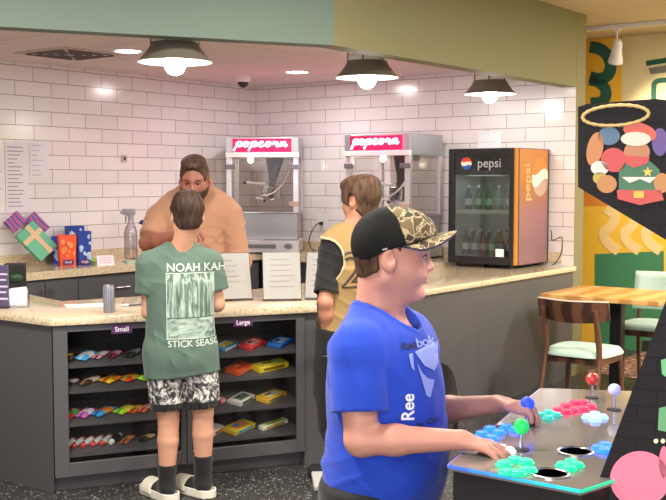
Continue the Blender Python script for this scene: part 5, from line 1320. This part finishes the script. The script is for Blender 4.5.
def brim(o):
    def g(u, v):
        a = (u-.5)*R(150); r0x, r0y = .074, .083; k = v*.086*(math.cos(a*.72)**.6)
        x = math.sin(a)*(r0x+k*.35); y = math.cos(a)*r0y+.007+k*.98*math.cos(a*.5)-.008
        return HB.w(x, y, .058+.20*k-5.2*x*x+o) 
    return g
b = MB(); b.slab(brim(.0035), brim(-.002), 30, 8); b.m = [0 if i % 2 == 0 and i < 480 else 1 for i in range(len(b.f))]
o = b.build('cap_brim', [M_camo, mat('navy_under_brim', '33344a', .8)], cap, smooth=60); o.data.transform(bb.t.matrix_world.inverted())
b = MB(); b.sphere(HB.w(0, -.010, .129), .007*HB.s, 10); o = b.build('cap_button', M_mesh, cap); o.data.transform(bb.t.matrix_world.inverted())
M_print1 = mat('grey_blue_print', '8f9ee0', .7); M_print2 = mat('white_print', 'dfe4f4', .7); M_print3 = mat('dark_navy_print', '16205c', .7)
vw = Vector((0, 1, 0)).normalized(); hx = Vector((vw.y, -vw.x, 0)).normalized()
def onshirt(name, geo, px, py, m, rot=0, cuts=2, sx=1):
    p = at(px, py, Y=2.5); x = hx*math.cos(R(rot))+Vector((0, 0, 1))*math.sin(R(rot)); y = -hx*math.sin(R(rot))+Vector((0, 0, 1))*math.cos(R(rot))
    return decal(name, geo, p, x*sx, y, vw, shirt, m, bb.t, cuts=cuts, keepfacing=.02, eye=Vector((0, 0, CAM_H)))
S1 = 2.5/FPX
onshirt('lettering', text_geo('Ree', 11*S1, bold=.0006, space=.85), 408.5, 346, M_print3, 12)
onshirt('lettering', text_geo('bok', 13*S1, bold=.0006, space=.9), 424.5, 342.0, M_print1, 14)
onshirt('lettering', text_geo('Ree', 18*S1, bold=.0009, align='LEFT'), 408, 421, M_print2, 90)
def polypx(pts, cx, cy): return ([((x-cx)*S1, -(y-cy)*S1) for x, y in pts], [list(range(len(pts)))])
onshirt('emblem', polypx([(410, 354), (437, 340), (437.5, 363), (434, 371), (424, 366), (414, 352)], 424, 360), 424, 360, M_print1, 0, 4)
onshirt('emblem', polypx([(416, 362), (421, 372), (427, 378), (434, 380), (430, 398), (426, 396)], 424, 380), 424, 380, M_print1, 0, 4)
onshirt('emblem', polypx([(408, 354), (412, 353), (414, 371), (411, 368)], 411, 362), 411, 362, M_print1, 0, 3)
onshirt('emblem', polypx([(416, 423), (423, 423), (419.5, 431)], 419, 427), 419, 427, M_print3, 0, 2)
onshirt('lettering', text_geo('OR', 9*S1), 433, 421, M_print3, 12)
p = HB.w(.0, 0, 0)
# small mark on the cap side
def oncap(geo, x, y, m, name): return decal(name, geo, HB.w(.12, y, x), HB.M @ Vector((0, 1, 0)), HB.M @ Vector((0, 0, 1)), HB.M @ Vector((-1, 0, 0)), cap, m, bb.t, off=.0012, cuts=1)
oncap(polypx([(0, 0), (5, -1.5), (5, 0), (0, 1.5)], 2.5, 0), .024, -.022, mat('pale_cap_mark', 'b9b9bd', .6), 'emblem'); oncap(polypx([(0, 0), (5, -1.5), (5, 0), (0, 1.5)], 2.5, 0), .017, -.022, bpy.data.materials['pale_cap_mark'], 'emblem')
# ================================================================== boy in green at the bar
gp = at(181, 400, Y=5.05)
gb = Person('person', 'boy in a faded green t-shirt and marbled shorts leaning on the bar, seen from behind', (gp.x, gp.y), (-.22, .975))
M_skin2 = skin('tan_skin', 'c9957c')
HG = Head(at(187.5, 216, Y=5.02), gb.rotm(0, 16), .92)
gsL, gsR = gb.p(-.150, -.0, 1.155), gb.p(.150, .0, 1.160)
geL, geR = at(150, 312, Y=5.03), at(217, 304, Y=5.10)
gwL, gwR = at(166, 304, Y=5.26), at(207, 300, Y=5.30)
gn = gb.p(0, -.02, 1.20)
HG.nk = lambda P: seg(P, HG.w(0, -.030, -.04), gn, .047, .052)
def gb_torso(P):
    d = ell(P, gb.p(0, -.005, 1.06), (.150, .108, .17), gb.Rm); d = smin(d, ell(P, gb.p(0, .0, .86), (.140, .112, .20), gb.Rm), .08); d = smin(d, ell(P, gb.p(0, -.012, .72), (.145, .115, .12), gb.Rm), .06)
    d = smin(d, seg(P, gsL, gsR, .045, .045), .05)
    for sg in (-1, 1): d = smin(d, seg(P, gb.p(sg*.115, -.012, 1.175), gb.p(sg*.035, -.02, 1.225), .038, .034), .04)
    return d
def limb_arm(P, sh, el, wr, k=1.0):
    m = el.lerp(wr, .35); d = smin(seg(P, sh, el, .046*k, .036*k), seg(P, el, m, .036*k, .037*k), .02); return smin(d, seg(P, m, wr, .036*k, .023*k), .02)
LEG = {}
def legs_field(P, ps, k=1.0):
    d = None
    for hp, kn, an, to in ps:
        cf = kn.lerp(an, .32)+Vector((0, 0, 0)); g = smin(seg(P, hp, kn, .082*k, .052*k), seg(P, kn, cf, .0500*k, .0515*k), .008); g = smin(g, seg(P, cf, an, .0515*k, .034*k), .008); g = smin(g, seg(P, an-Vector((0, 0, .025)), to, .034*k, .026*k), .02); d = g if d is None else np.minimum(d, g)
    return d
kL, kR, aL_, aR_ = at(168.5, 420, Y=5.02), at(203, 412, Y=5.06), at(167, 482, Y=5.02), at(203, 476, Y=5.08)
aL_.z = aR_.z = .085
tL, tR = aL_+gb.f*.13-gb.r*.07-Vector((0, 0, .045)), aR_+gb.f*.13-gb.r*.10-Vector((0, 0, .045))
GL_ = [(gb.p(-.08, -.01, .70), kL, aL_, tL), (gb.p(.08, -.0, .70), kR, aR_, tR)]
def gb_body(P):
    d = HG.field(P); d = smin(d, seg(P, HG.w(0, -.030, -.04), gn, .047, .052), .03); d = smin(d, grow(gb_torso, -.012)(P), .03)
    a = smin(limb_arm(P, gsL, geL, gwL), hand(P, gwL, gb.f*.8+gb.r*.6, (0, 0, -1), .86, -1), .012)
    b_ = smin(limb_arm(P, gsR, geR, gwR), hand(P, gwR, gb.f*.8-gb.r*.6, (0, 0, -1), .86, 1), .012)
    d = smin(d, np.minimum(a, b_), .01); return smin(d, legs_field(P, GL_), .015)
field_obj('body', gb_body, (axis((-.32, .32, .0055)), axis((-.25, .5, .0055)), axis((-.0, .9, .007), (.9, 1.52, .0045))), [M_skin2, M_lip], gb.t, lambda c: HG.lipmask(c).astype(int), gb.rot)
M_hair2 = hairmat('dark_brown_hair', '221812', '46332a')
HG.eyes(gb, M_irisb, M_hair2)
field_obj('hair', lambda P: HG.hair_field(P, 'short', 11), (axis((-.16, .16, .004)), axis((-.2, .24, .004)), axis((1.2, 1.55, .004))), M_hair2, gb.t, None, gb.rot)
def gb_shorts0(P):
    d = None
    for (hp, kn, an, to), sg in zip(GL_, (-1, 1)):
        c = Vector((kn.x, kn.y, .448)); g = seg(P, hp+Vector((0, 0, .03)), c, .094, .086); d = g if d is None else smin(d, g, .012)
    return smin(d, ell(P, gb.p(0, -.01, .70), (.145, .114, .09), gb.Rm), .03)
def gb_shirt(P):
    d = grow(gb_torso, .008)(P); d = smin(d, ccone(P, gb.p(0, 0, 1.0), gb.p(0, -.008, .612), .05, .052, .02)+0*P[:, 0], .02)
    q = (P-A_(gb.p(0, 0, 0)))@A_(gb.Rm); e = np.hypot(q[:, 0]/1.28, q[:, 1])-.118-.012*np.clip((1-q[:, 2])/.4, 0, 1); sk = np.maximum(e, np.abs(q[:, 2]-.82)-.24)
    d = smin(d, sk, .04)
    for sh, el, g in ((gsL, geL, 1), (gsR, geR, 1)):
        dr = (el-sh).normalized(); c = sh+dr*.140; s_ = ccone(P, sh-dr*.01, c, .058, .066); s_ = np.maximum(s_, -ccone(P, c-dr*.03, c+dr*.05, .055, .061)); d = smin(d, smin(s_, seg(P, sh, sh+dr*.04, .054, .056), .01), .02)
    low = np.clip((1.1-P[:, 2])/.3, 0, 1); m1 = np.clip(.5+.8*waves(P, 41, .2, 3), 0, 1)
    d = d-.006*low*m1*creases(P, gb.r*1.0+gb.u*.25, .13, .4, 1.2, 14)-.004*m1*creases(P, gb.u+gb.r*.8, .16, .4, 1.2, 15)-.0018*waves(P, 6, .08)
    nk = seg(P, gb.p(0, -.015, 1.20), gb.p(0, .02, 1.36), .058, .066); rim = np.abs(nk-.006)-.008; d = np.where(rim < 0, d-.002, d)
    d = smax(d, -nk, .004)
    d = smin(d, grow(gb_shorts0, .009)(P), .02)
    return smax(d, .617+.012*np.sin(q[:, 0]*9)-P[:, 2], .006)
M_gshirt = cloth('faded_green_cotton', '54685e', .9, .1)
gs = field_obj('t_shirt', gb_shirt, (axis((-.31, .31, .0055)), axis((-.24, .24, .0055)), axis((.58, 1.27, .0055))), M_gshirt, gb.t, None, gb.rot)
M_gp = mat('pale_green_print', 'b3c1b6', .8)
wood = ramp_mat('forest_engraving_print', [(.34, '4a5e54'), (.47, '64796e'), (.54, '8fa195'), (.68, 'a9b8ad')], 'noise', (30, 30, 3.2), 2.4, 6, rough=.85, distort=.6)
snow = ramp_mat('snow_engraving_print', [(.34, '56695f'), (.46, '82968a'), (.6, 'a9b8ad')], 'noise', (5, 5, 12), 3, 5, rough=.85, distort=.8)
pc = at(190.5, 300, Y=4.92); bx_ = gb.r; bd = gb.f
def onback(nm, geo, px, py, m, cuts=3, off=.0022):
    p = at(px, py, Y=4.92); x = bx_; o = p-gb.f*.1; return decal(nm, geo, o, x, (0, 0, 1), bd, gs, m, gb.t, off, cuts, .02)
SG = 4.92/FPX
onback('lettering', text_geo('NOAH KAHAN', 11.5*SG, bold=.0007, align='LEFT'), 166.5, 268.5, M_gp)
onback('shirt_print', grid2(49*SG, 44*SG, 26, 22), 191.5, 296, wood, 0)
onback('shirt_print', grid2(49*SG, 20*SG, 26, 10), 191.5, 328.5, snow, 0)
onback('lettering', text_geo('STICK SEASON', 9.4*SG, bold=.0006, align='LEFT'), 167.5, 344, M_gp)
for (w_, h_, x_, y_) in ((50, .8, 191.5, 273.7), (.8, 65, 166.8, 306), (.8, 65, 216.2, 306), (50, .8, 191.5, 338.8)): onback('print_border', grid2(w_*SG, h_*SG, max(1, int(w_/2)), max(1, int(h_/2))), x_, y_, M_gp, 0, .003)
def gb_shorts(P, z0=.448):
    d = None
    for (hp, kn, an, to), sg in zip(GL_, (-1, 1)):
        e = hp.lerp(kn, 1.0); c = Vector((kn.x, kn.y, z0)); g = ccone(P, hp+Vector((0, 0, .03)), c, .094, .086, .01); g = np.maximum(g, -ccone(P, c+Vector((0, 0, .04)), c-Vector((0, 0, .05)), .080, .082)); d = g if d is None else smin(d, g, .012)
    d = smin(d, ell(P, gb.p(0, -.01, .70), (.150, .118, .09), gb.Rm), .03)
    return d-.004*np.clip((P[:, 2]-.52)/.06, 0, 1)*creases(P, gb.r+gb.u*.4, .09, .3, 1.1, 8)
marble = ramp_mat('black_white_marbled_fabric', [(.36, '1f1e20'), (.47, '4a4849'), (.54, 'a5a2a0'), (.66, 'dedad7')], 'noise', (1, 1, .8), 26, 7, rough=.85, distort=2.2)
M_blk = cloth('black_cotton', '1d1c1f')
field_obj('shorts', gb_shorts, (axis((-.26, .26, .0055)), axis((-.2, .2, .0055)), axis((.43, .80, .0055))), [marble, M_blk], gb.t, lambda c: (c[:, 2] < .487).astype(int), gb.rot)
for i, (hp, kn, an, to) in enumerate(GL_):
    top_ = at(168, 464, Y=5.02).z if i == 0 else at(203, 455, Y=5.07).z
    def sock(P): 
        d = grow(lambda Q: legs_field(Q, [(hp, kn, an, to)]), .0055)(P); d = smin(d, seg(P, an-Vector((0, 0, .03))-gb.f*.02, an, .036, .036), .02); return smax(smax(d, P[:, 2]-top_, .004), .03-P[:, 2], .004)
    field_obj('sock', sock, (axis((-.28, .28, .005)), axis((-.15, .35, .005)), axis((0, .26, .005))), M_blk, gb.t, None, gb.rot)
    dd = (Vector((to.x, to.y, 0))-Vector((an.x, an.y, 0))).normalized(); h0 = Vector((an.x, an.y, 0))-dd*.06; t0 = Vector((to.x, to.y, 0))+dd*.06
    def slide(P):
        sole = seg(P*A_((1, 1, .0))+A_((0, 0, 0)), h0+dd*.035, t0-dd*.045, .047, .05); s1 = np.maximum(sole, np.maximum(.003-P[:, 2], P[:, 2]-.034)); cup = np.maximum(sole, np.maximum(.02-P[:, 2], P[:, 2]-.046)); cup = np.maximum(cup, -(sole+.007))
        d = np.minimum(s1, cup); m = h0.lerp(t0, .66)+Vector((0, 0, .03)); st_ = np.abs(seg(P, m-dd*.035, m+dd*.035, .054, .052))-.004; st_ = np.maximum(st_, np.maximum(np.abs((P-A_(m))@A_(dd))-.045, .02-P[:, 2])); return np.minimum(d, st_)
    field_obj('slide_sandal', slide, (axis((-.32, .32, .005)), axis((-.2, .4, .005)), axis((-.005, .12, .004))), mat('cream_rubber', 'd9d2c4', .6), gb.t, None, gb.rot)
# ================================================================== boy in the gold jersey
jp = at(349, 480, Y=5.30)
jb = Person('person', 'boy in a gold sleeveless jersey over a black t-shirt standing at the bar', (jp.x, 5.32), (-.45, .893))
M_skin3 = skin('warm_skin', 'b98066')
HJ = Head(at(360.5, 201, Y=5.32), jb.rotm(24, 4), .98)
jsL, jsR = at(331, 252, Y=5.27), at(381, 256, Y=5.42)
jeL, jwL = at(325.5, 302, Y=5.18), at(329, 338, Y=5.24)
jeR, jwR = jb.p(.21, .02, 1.0), jb.p(.20, .15, .86)
jn = jb.p(0, -.02, 1.30)
HJ.nk = lambda P: seg(P, HJ.w(0, -.030, -.04), jn, .050, .054)
def jb_torso(P):
    d = ell(P, jb.p(0, -.005, 1.14), (.155, .112, .18), jb.Rm); d = smin(d, ell(P, jb.p(0, .0, .92), (.142, .110, .20), jb.Rm), .08); d = smin(d, ell(P, jb.p(0, -.012, .80), (.148, .112, .12), jb.Rm), .06)
    d = smin(d, seg(P, jsL, jsR, .046, .046), .05)
    for sg in (-1, 1): d = smin(d, seg(P, jb.p(sg*.115, -.012, 1.245), jb.p(sg*.035, -.02, 1.305), .040, .036), .04)
    return d
JL = [(jb.p(-.085, -.01, .78), jb.p(-.095, .01, .45), jb.p(-.10, -.03, .08), jb.p(-.12, .12, .035)), (jb.p(.085, -.01, .78), jb.p(.095, .01, .45), jb.p(.10, -.03, .08), jb.p(.12, .12, .035))]
def jb_body(P):
    d = HJ.field(P); d = smin(d, seg(P, HJ.w(0, -.030, -.04), jn, .050, .054), .03); d = smin(d, grow(jb_torso, -.014)(P), .03)
    a = smin(limb_arm(P, jsL, jeL, jwL), hand(P, jwL, Vector((.02, .25, -1)), jb.r, .9, 1), .012); b_ = smin(limb_arm(P, jsR, jeR, jwR), hand(P, jwR, jb.f-jb.u*.4, (0, 0, -1), .9, 1), .012)
    d = smin(d, np.minimum(a, b_), .01); return smin(d, legs_field(P, JL), .015)
field_obj('body', jb_body, (axis((-.34, .34, .0055)), axis((-.25, .4, .0055)), axis((-.0, .6, .008), (.6, 1.62, .005))), [M_skin3, M_lip], jb.t, lambda c: HJ.lipmask(c).astype(int), jb.rot)
M_hair3 = hairmat('chestnut_hair', '33241b', '664c3b')
HJ.eyes(jb, M_irisb, M_hair3)
field_obj('hair', lambda P: HJ.hair_field(P, 'mop', 23), (axis((-.18, .18, .004)), axis((-.2, .24, .004)), axis((1.3, 1.66, .004))), M_hair3, jb.t, None, jb.rot)
def jb_tee(P):
    d = grow(jb_torso, .0)(P)
    for sh, el in ((jsL, jeL), (jsR, jeR)):
        dr = (el-sh).normalized(); c = sh+dr*.215; s_ = ccone(P, sh-dr*.01, c, .060, .064); s_ = np.maximum(s_, -ccone(P, c-dr*.03, c+dr*.05, .055, .059)); d = smin(d, smin(s_, seg(P, sh, sh+dr*.04, .057, .057), .01), .02)
    d = d-.004*creases(P, jb.u+jb.r*.4, .11, .4, 1.2, 15)
    return smax(d, -seg(P, jb.p(0, -.012, 1.29), jb.p(0, .01, 1.45), .056, .062), .004)
field_obj('t_shirt', jb_tee, (axis((-.34, .34, .0055)), axis((-.25, .25, .0055)), axis((.68, 1.36, .0055))), M_blk, jb.t, None, jb.rot)
def armhole(P):
    d = None
    for sh, sg in ((jsL, -1), (jsR, 1)): g = ell(P, sh+jb.r*sg*.035-jb.u*.045, (.085, .13, .118), jb.Rm); d = g if d is None else np.minimum(d, g)
    return d
def jb_jersey0(P):
    q = (P-A_(jb.b))@A_(jb.Rm); e = np.hypot(q[:, 0]/1.26, q[:, 1])-.124; sk = np.maximum(e, np.abs(q[:, 2]-.86)-.24)
    d = smin(grow(jb_torso, .011)(P), sk, .05); d = d-.005*np.clip((1.2-P[:, 2])/.3, 0, 1)*creases(P, jb.u+jb.r*.6, .13, .2, 1.2, 19)
    return smax(d, -seg(P, jb.p(0, -.005, 1.285), jb.p(0, .02, 1.45), .064, .075), .004)
def jb_jersey(P): return smax(smax(jb_jersey0(P), -armhole(P), .004), .66-P[:, 2], .006)
M_gold = cloth('gold_mesh_jersey', '94784c', .7)
jj = field_obj('jersey', jb_jersey, (axis((-.3, .3, .0055)), axis((-.25, .25, .0055)), axis((.63, 1.38, .0055))), M_gold, jb.t, None, jb.rot)
def trim1(P): return np.maximum(np.maximum(jb_jersey0(P)-.003, np.abs(armhole(P)-.006)-.0055), .66-P[:, 2])
def trim2(P): return np.maximum(np.maximum(jb_jersey0(P)-.0025, np.abs(armhole(P)-.0205)-.0045), .66-P[:, 2])
field_obj('armhole_trim', trim1, (axis((-.3, .3, .0045)), axis((-.25, .25, .0045)), axis((.9, 1.38, .0045))), mat('cream_trim', 'b3a27e', .7), jb.t, None, jb.rot)
def side_panel_f(P):
    q = (P-A_(jb.b))@A_(jb.Rm); return np.maximum(np.maximum(jb_jersey0(P)-.002, np.maximum(.115-np.abs(q[:, 0]), np.abs(q[:, 1])-.032)), np.maximum(np.maximum(.665-P[:, 2], P[:, 2]-1.12), -armhole(P)))
field_obj('side_panel', side_panel_f, (axis((-.3, .3, .005)), axis((-.2, .2, .005)), axis((.63, 1.3, .005))), mat('dark_jersey_panel', '4a3527', .7), jb.t, None, jb.rot)
jd = jb.f
M_num = mat('dark_number', '3a2c25', .7)
for bold, m_, off in ((.007, M_num, .0025), (-.005, M_gold, .0038)):
    decal('lettering', text_geo('22', .24, bold=bold, space=.95), jb.p(.015, -.2, 1.10), jb.r, (0, 0, 1), jd, jj, m_, jb.t, off, 3, .05)
def jb_shorts(P):
    d = None
    for hp, kn, an, to in JL:
        g = ccone(P, hp+Vector((0, 0, .03)), kn-Vector((0, 0, .0)), .105, .10, .01); d = g if d is None else smin(d, g, .02)
    return smin(d, ell(P, jb.p(0, -.01, .78), (.158, .122, .09), jb.Rm), .03)
field_obj('shorts', jb_shorts, (axis((-.27, .27, .008)), axis((-.2, .2, .008)), axis((.42, .9, .008))), M_blk, jb.t, None, jb.rot)
for hp, kn, an, to in JL:
    def shoe(P): return smax(smin(seg(P, an-Vector((0, 0, .03))-jb.f*.02, to+jb.f*.03, .046, .042), seg(P, an, an+Vector((0, 0, .03)), .042, .042), .02), .003-P[:, 2], .004)
    field_obj('shoe', shoe, (axis((-.25, .25, .008)), axis((-.15, .3, .008)), axis((-.01, .2, .008))), mat('dark_trainer', '2a2a2e', .6), jb.t, None, jb.rot)
# ================================================================== man behind the bar
mn = Person('person', 'bearded man in a peach sweater behind the bar looking down', (at(196, 200, Y=6.42).x, 6.42), (.06, -1))
M_skin4 = skin('ruddy_skin', '8f5a4b')
HM = Head(at(194.5, 179, Y=6.26), mn.rotm(-4, 22), 1.08, cheek=1.05, jaw=1.2)
msR, msL = at(161, 218, Y=6.40), at(229, 215, Y=6.40)
meR, mwR = at(147, 243, Y=6.24), at(180, 234, Y=6.06)
meL, mwL = at(239, 262, Y=6.32), at(214, 268, Y=6.12)
mnk = mn.p(0, .02, 1.46)
def mn_torso(P):
    d = ell(P, mn.p(0, .0, 1.27), (.215, .150, .21), mn.Rm); d = smin(d, ell(P, mn.p(0, .04, 1.03), (.215, .165, .22), mn.Rm), .1); d = smin(d, ell(P, mn.p(0, .0, .88), (.20, .16, .14), mn.Rm), .08)
    d = smin(d, seg(P, msL, msR, .070, .070), .07)
    for sg in (-1, 1): d = smin(d, seg(P, mn.p(sg*.16, -.0, 1.40), mn.p(sg*.05, .01, 1.485), .055, .05), .05)
    return d
ML = [(mn.p(-.11, 0, .88), mn.p(-.12, .0, .48), mn.p(-.13, -.04, .09), mn.p(-.15, .13, .04)), (mn.p(.11, 0, .88), mn.p(.12, .0, .48), mn.p(.13, -.04, .09), mn.p(.15, .13, .04))]
def mn_arm(P, sh, el, wr): return limb_arm(P, sh, el, wr, 1.28)
def mn_body(P):
    d = HM.field(P); d = smin(d, seg(P, HM.w(0, -.03, -.05), mnk, .062, .07), .03); d = smin(d, grow(mn_torso, -.016)(P), .03)
    a = smin(mn_arm(P, msR, meR, mwR), hand(P, mwR, Vector((.9, -.35, .25)), Vector((.2, 0, -1)), 1.08, 1, (30, 40, 30)), .012); b_ = smin(mn_arm(P, msL, meL, mwL), hand(P, mwL, Vector((-.8, -.5, -.1)), (0, 0, -1), 1.08, -1), .012)
    d = smin(d, np.minimum(a, b_), .01); return smin(d, legs_field(P, ML, 1.25), .02)
field_obj('body', mn_body, (axis((-.42, .42, .006)), axis((-.3, .6, .006)), axis((-.0, .85, .01), (.85, 1.74, .005))), [M_skin4, M_lipm], mn.t, lambda c: HM.lipmask(c).astype(int), mn.rot)
M_hair4 = hairmat('brown_short_hair', '2f221c', '523c30')
HM.eyes(mn, M_irisb, M_hair4, .2)
field_obj('hair', lambda P: HM.hair_field(P, 'crew', 31), (axis((-.2, .2, .004)), axis((-.2, .32, .004)), axis((1.4, 1.75, .004))), M_hair4, mn.t, None, mn.rot)
def mn_beard(P):
    q = HM.L(P).astype(f32); x = np.abs(q[:, 0]); d = HM.field(P)/HM.s-.006-.0018*waves(P, 9, .012)
    reg = np.maximum(q[:, 2]+.040-.10*np.maximum(x-.03, 0), .022-q[:, 1]); reg = np.maximum(reg, -.115-q[:, 2])
    mouth = ell(q, (0, .095, -.0570), (.022, .03, .0085)); return np.maximum(np.maximum(d, reg), -mouth)*HM.s
field_obj('beard', mn_beard, (axis((-.13, .13, .004)), axis((.0, .36, .004)), axis((1.4, 1.66, .004))), M_hair4, mn.t, None, mn.rot)
def mn_sweater(P):
    d = grow(mn_torso, .012)(P)
    dr = (meR-msR).normalized(); c = msR.lerp(meR, .80); s_ = smin(ccone(P, msR-dr*.01, c, .088, .072, .02), seg(P, msR, msR+dr*.05, .084, .082), .02); d = smin(d, s_, .012)
    m2 = meL.lerp(mwL, .85); s2 = smin(smin(seg(P, msL, meL, .085, .068), seg(P, meL, m2, .066, .050), .03), seg(P, meL.lerp(m2, .93), m2, .05, .052), .01); d = smin(d, s2, .006)
    col_ = np.abs(seg(P, mn.p(0, .02, 1.46), mn.p(0, .035, 1.545), .088, .088))-.011; col_ = np.maximum(col_, np.maximum(1.44-P[:, 2], P[:, 2]-1.548-.10*((P-A_(mn.b))@A_(mn.f)-.03)*-1)); d = smin(d, col_, .012)
    m1 = np.clip(.5+.8*waves(P, 51, .25, 3), 0, 1)
    d = d-.010*m1*creases(P, mn.u+mn.r*.7, .20, .2, 1.2, 7)-.007*m1*creases(P, mn.u-mn.r*.8, .17, .9, 1.2, 8)-.002*waves(P, 6, .08)
    d = smax(d, -seg(P, mn.p(0, .02, 1.44), mn.p(0, .045, 1.62), .074, .082), .004)
    q = (P-A_(mn.b))@A_(mn.Rm); slit = np.maximum(np.abs(q[:, 0])-.006, np.maximum(-q[:, 1], 1.38-q[:, 2])); d = np.where(slit < 0, d+.005, d)
    return smax(d, .80-P[:, 2], .01)
M_peach = cloth('peach_knit', 'a27861', .95)
field_obj('sweater', mn_sweater, (axis((-.42, .42, .0065)), axis((-.32, .5, .0065)), axis((.78, 1.58, .0065))), M_peach, mn.t, None, mn.rot)
def mn_trs(P):
    d = None
    for hp, kn, an, to in ML:
        g = smin(seg(P, hp, kn, .12, .085), seg(P, kn, an, .082, .07), .03); d = g if d is None else smin(d, g, .02)
    return smax(smin(d, ell(P, mn.p(0, 0, .88), (.205, .165, .12), mn.Rm), .04), .06-P[:, 2], .01)
field_obj('trousers', mn_trs, (axis((-.3, .3, .012)), axis((-.25, .25, .012)), axis((.04, 1.0, .012))), cloth('dark_trousers', '2b2d35'), mn.t, None, mn.rot)
for hp, kn, an, to in ML:
    def shoe(P): return smax(smin(seg(P, an-Vector((0, 0, .035))-mn.f*.02, to+mn.f*.03, .055, .05), seg(P, an-Vector((0, 0, .02)), an, .05, .05), .02), .003-P[:, 2], .004)
    field_obj('shoe', shoe, (axis((-.3, .3, .01)), axis((-.15, .3, .01)), axis((-.01, .2, .01))), mat('brown_shoe', '3a2c24', .5), mn.t, None, mn.rot)
# ================================================================== CAMERA, LIGHT, RENDER LOOK
cam = bpy.data.cameras.new('camera'); co = bpy.data.objects.new('camera', cam); COL.objects.link(co)
co.location = (0, 0, CAM_H); co.rotation_euler = (R(90)-PITCH, 0, 0); cam.sensor_width = 36; cam.lens = 36*FPX/666; cam.clip_start = .05
SC.camera = co
def area(name, p, size, power, col=(1, 1, 1), rot=(0, 0, 0), shape='DISK', spread=180):
    l = bpy.data.lights.new(name, 'AREA'); l.shape = shape; l.size = size; l.energy = power; l.color = col; l.spread = R(spread)
    o = bpy.data.objects.new(name, l); COL.objects.link(o); o.location = p; o.rotation_euler = rot; return o
def point(name, p, r, power, col=(1, 1, 1)):
    l = bpy.data.lights.new(name, 'POINT'); l.shadow_soft_size = r; l.energy = power; l.color = col
    o = bpy.data.objects.new(name, l); COL.objects.link(o); o.location = p; return o
# unseen front room ceiling lights, some added to brighten bar and mural
for (x, y, e, s) in ((-2.2, 1.2, 55, .5), (-.2, 2.8, 65, .5), (.6, -.4, 30, .6), (-2.4, 3.6, 52, .4), (.6, 8.1, 45, .4), (-3.2, 2.0, 75, .4), (-1.2, 5.6, 90, .4), (1.8, 2.0, 50, .5), (1.6, 6.2, 110, .5), (-1.0, 8.4, 70, .4), (-1.6, 8.5, 50, .4)):
    area('unseen_ceiling_light', K(x, y, HF-.02), s, e, (1, .93, .82))
area('front_fill_light', K(.6, -2.85, 1.5), 3.2, 190, (.97, .97, 1), (R(90), 0, TH), 'SQUARE')  # unseen fill light added behind the camera to brighten what faces it
area('fridge_lamp', K((fx0+fx1)/2, fy0+.12, ZT+FH-.175), .3, .9, (.9, .97, 1))
for o in SIGNS: point('machine_lamp', o.matrix_world @ Vector((-.14, .3, .80)), .03, .8, (1, .85, .62))
sl = bpy.data.lights.new('track_lamp', 'SPOT'); sl.energy = 60; sl.color = (1, .88, .66); sl.spot_size = R(95); sl.spot_blend = .8; sl.shadow_soft_size = .04
so = bpy.data.objects.new('track_lamp', sl); COL.objects.link(so); th_ = bpy.data.objects['track_light'].location; so.location = th_+Vector((.03, .02, -.36)); so.rotation_euler = (K(.35, .75, -.75)).to_track_quat('-Z', 'Y').to_euler()
# kitchen: downlights, the bulbs of the three bar lamps, the pink glow of the neon signs
for p in DOWN: area('downlight_lamp', (p[0], p[1], HK-.03), .16, 7, (1, .95, .94))
for (x, y) in ((-5.6, 6.9), (-4.2, 6.2)): area('downlight_lamp', K(x, y, HK-.02), .16, 6, (1, .95, .94))
for p in BULBS: point('bulb_light', p-Vector((0, 0, .02)), .055, 4, (1, .97, .93))
for o in SIGNS: point('neon_glow', o.matrix_world @ Vector((0, -.12, .97)), .25, 2.6, (1, .12, .35))
w = bpy.data.worlds.new('world'); SC.world = w; w.use_nodes = True
w.node_tree.nodes['Background'].inputs[0].default_value = (.75, .72, .68, 1); w.node_tree.nodes['Background'].inputs[1].default_value = .15
SC.view_settings.view_transform = 'Standard'; SC.view_settings.look = 'None'; SC.view_settings.gamma = 1; SC.view_settings.exposure = 0.27; SC.view_settings.use_curve_mapping = False
SC.cycles.use_denoising = True
try: SC.cycles.denoiser = 'OPENIMAGEDENOISE'
except Exception: pass
SC.cycles.max_bounces = 8; SC.cycles.transparent_max_bounces = 16; SC.cycles.sample_clamp_indirect = 6; SC.cycles.caustics_reflective = False; SC.cycles.caustics_refractive = False
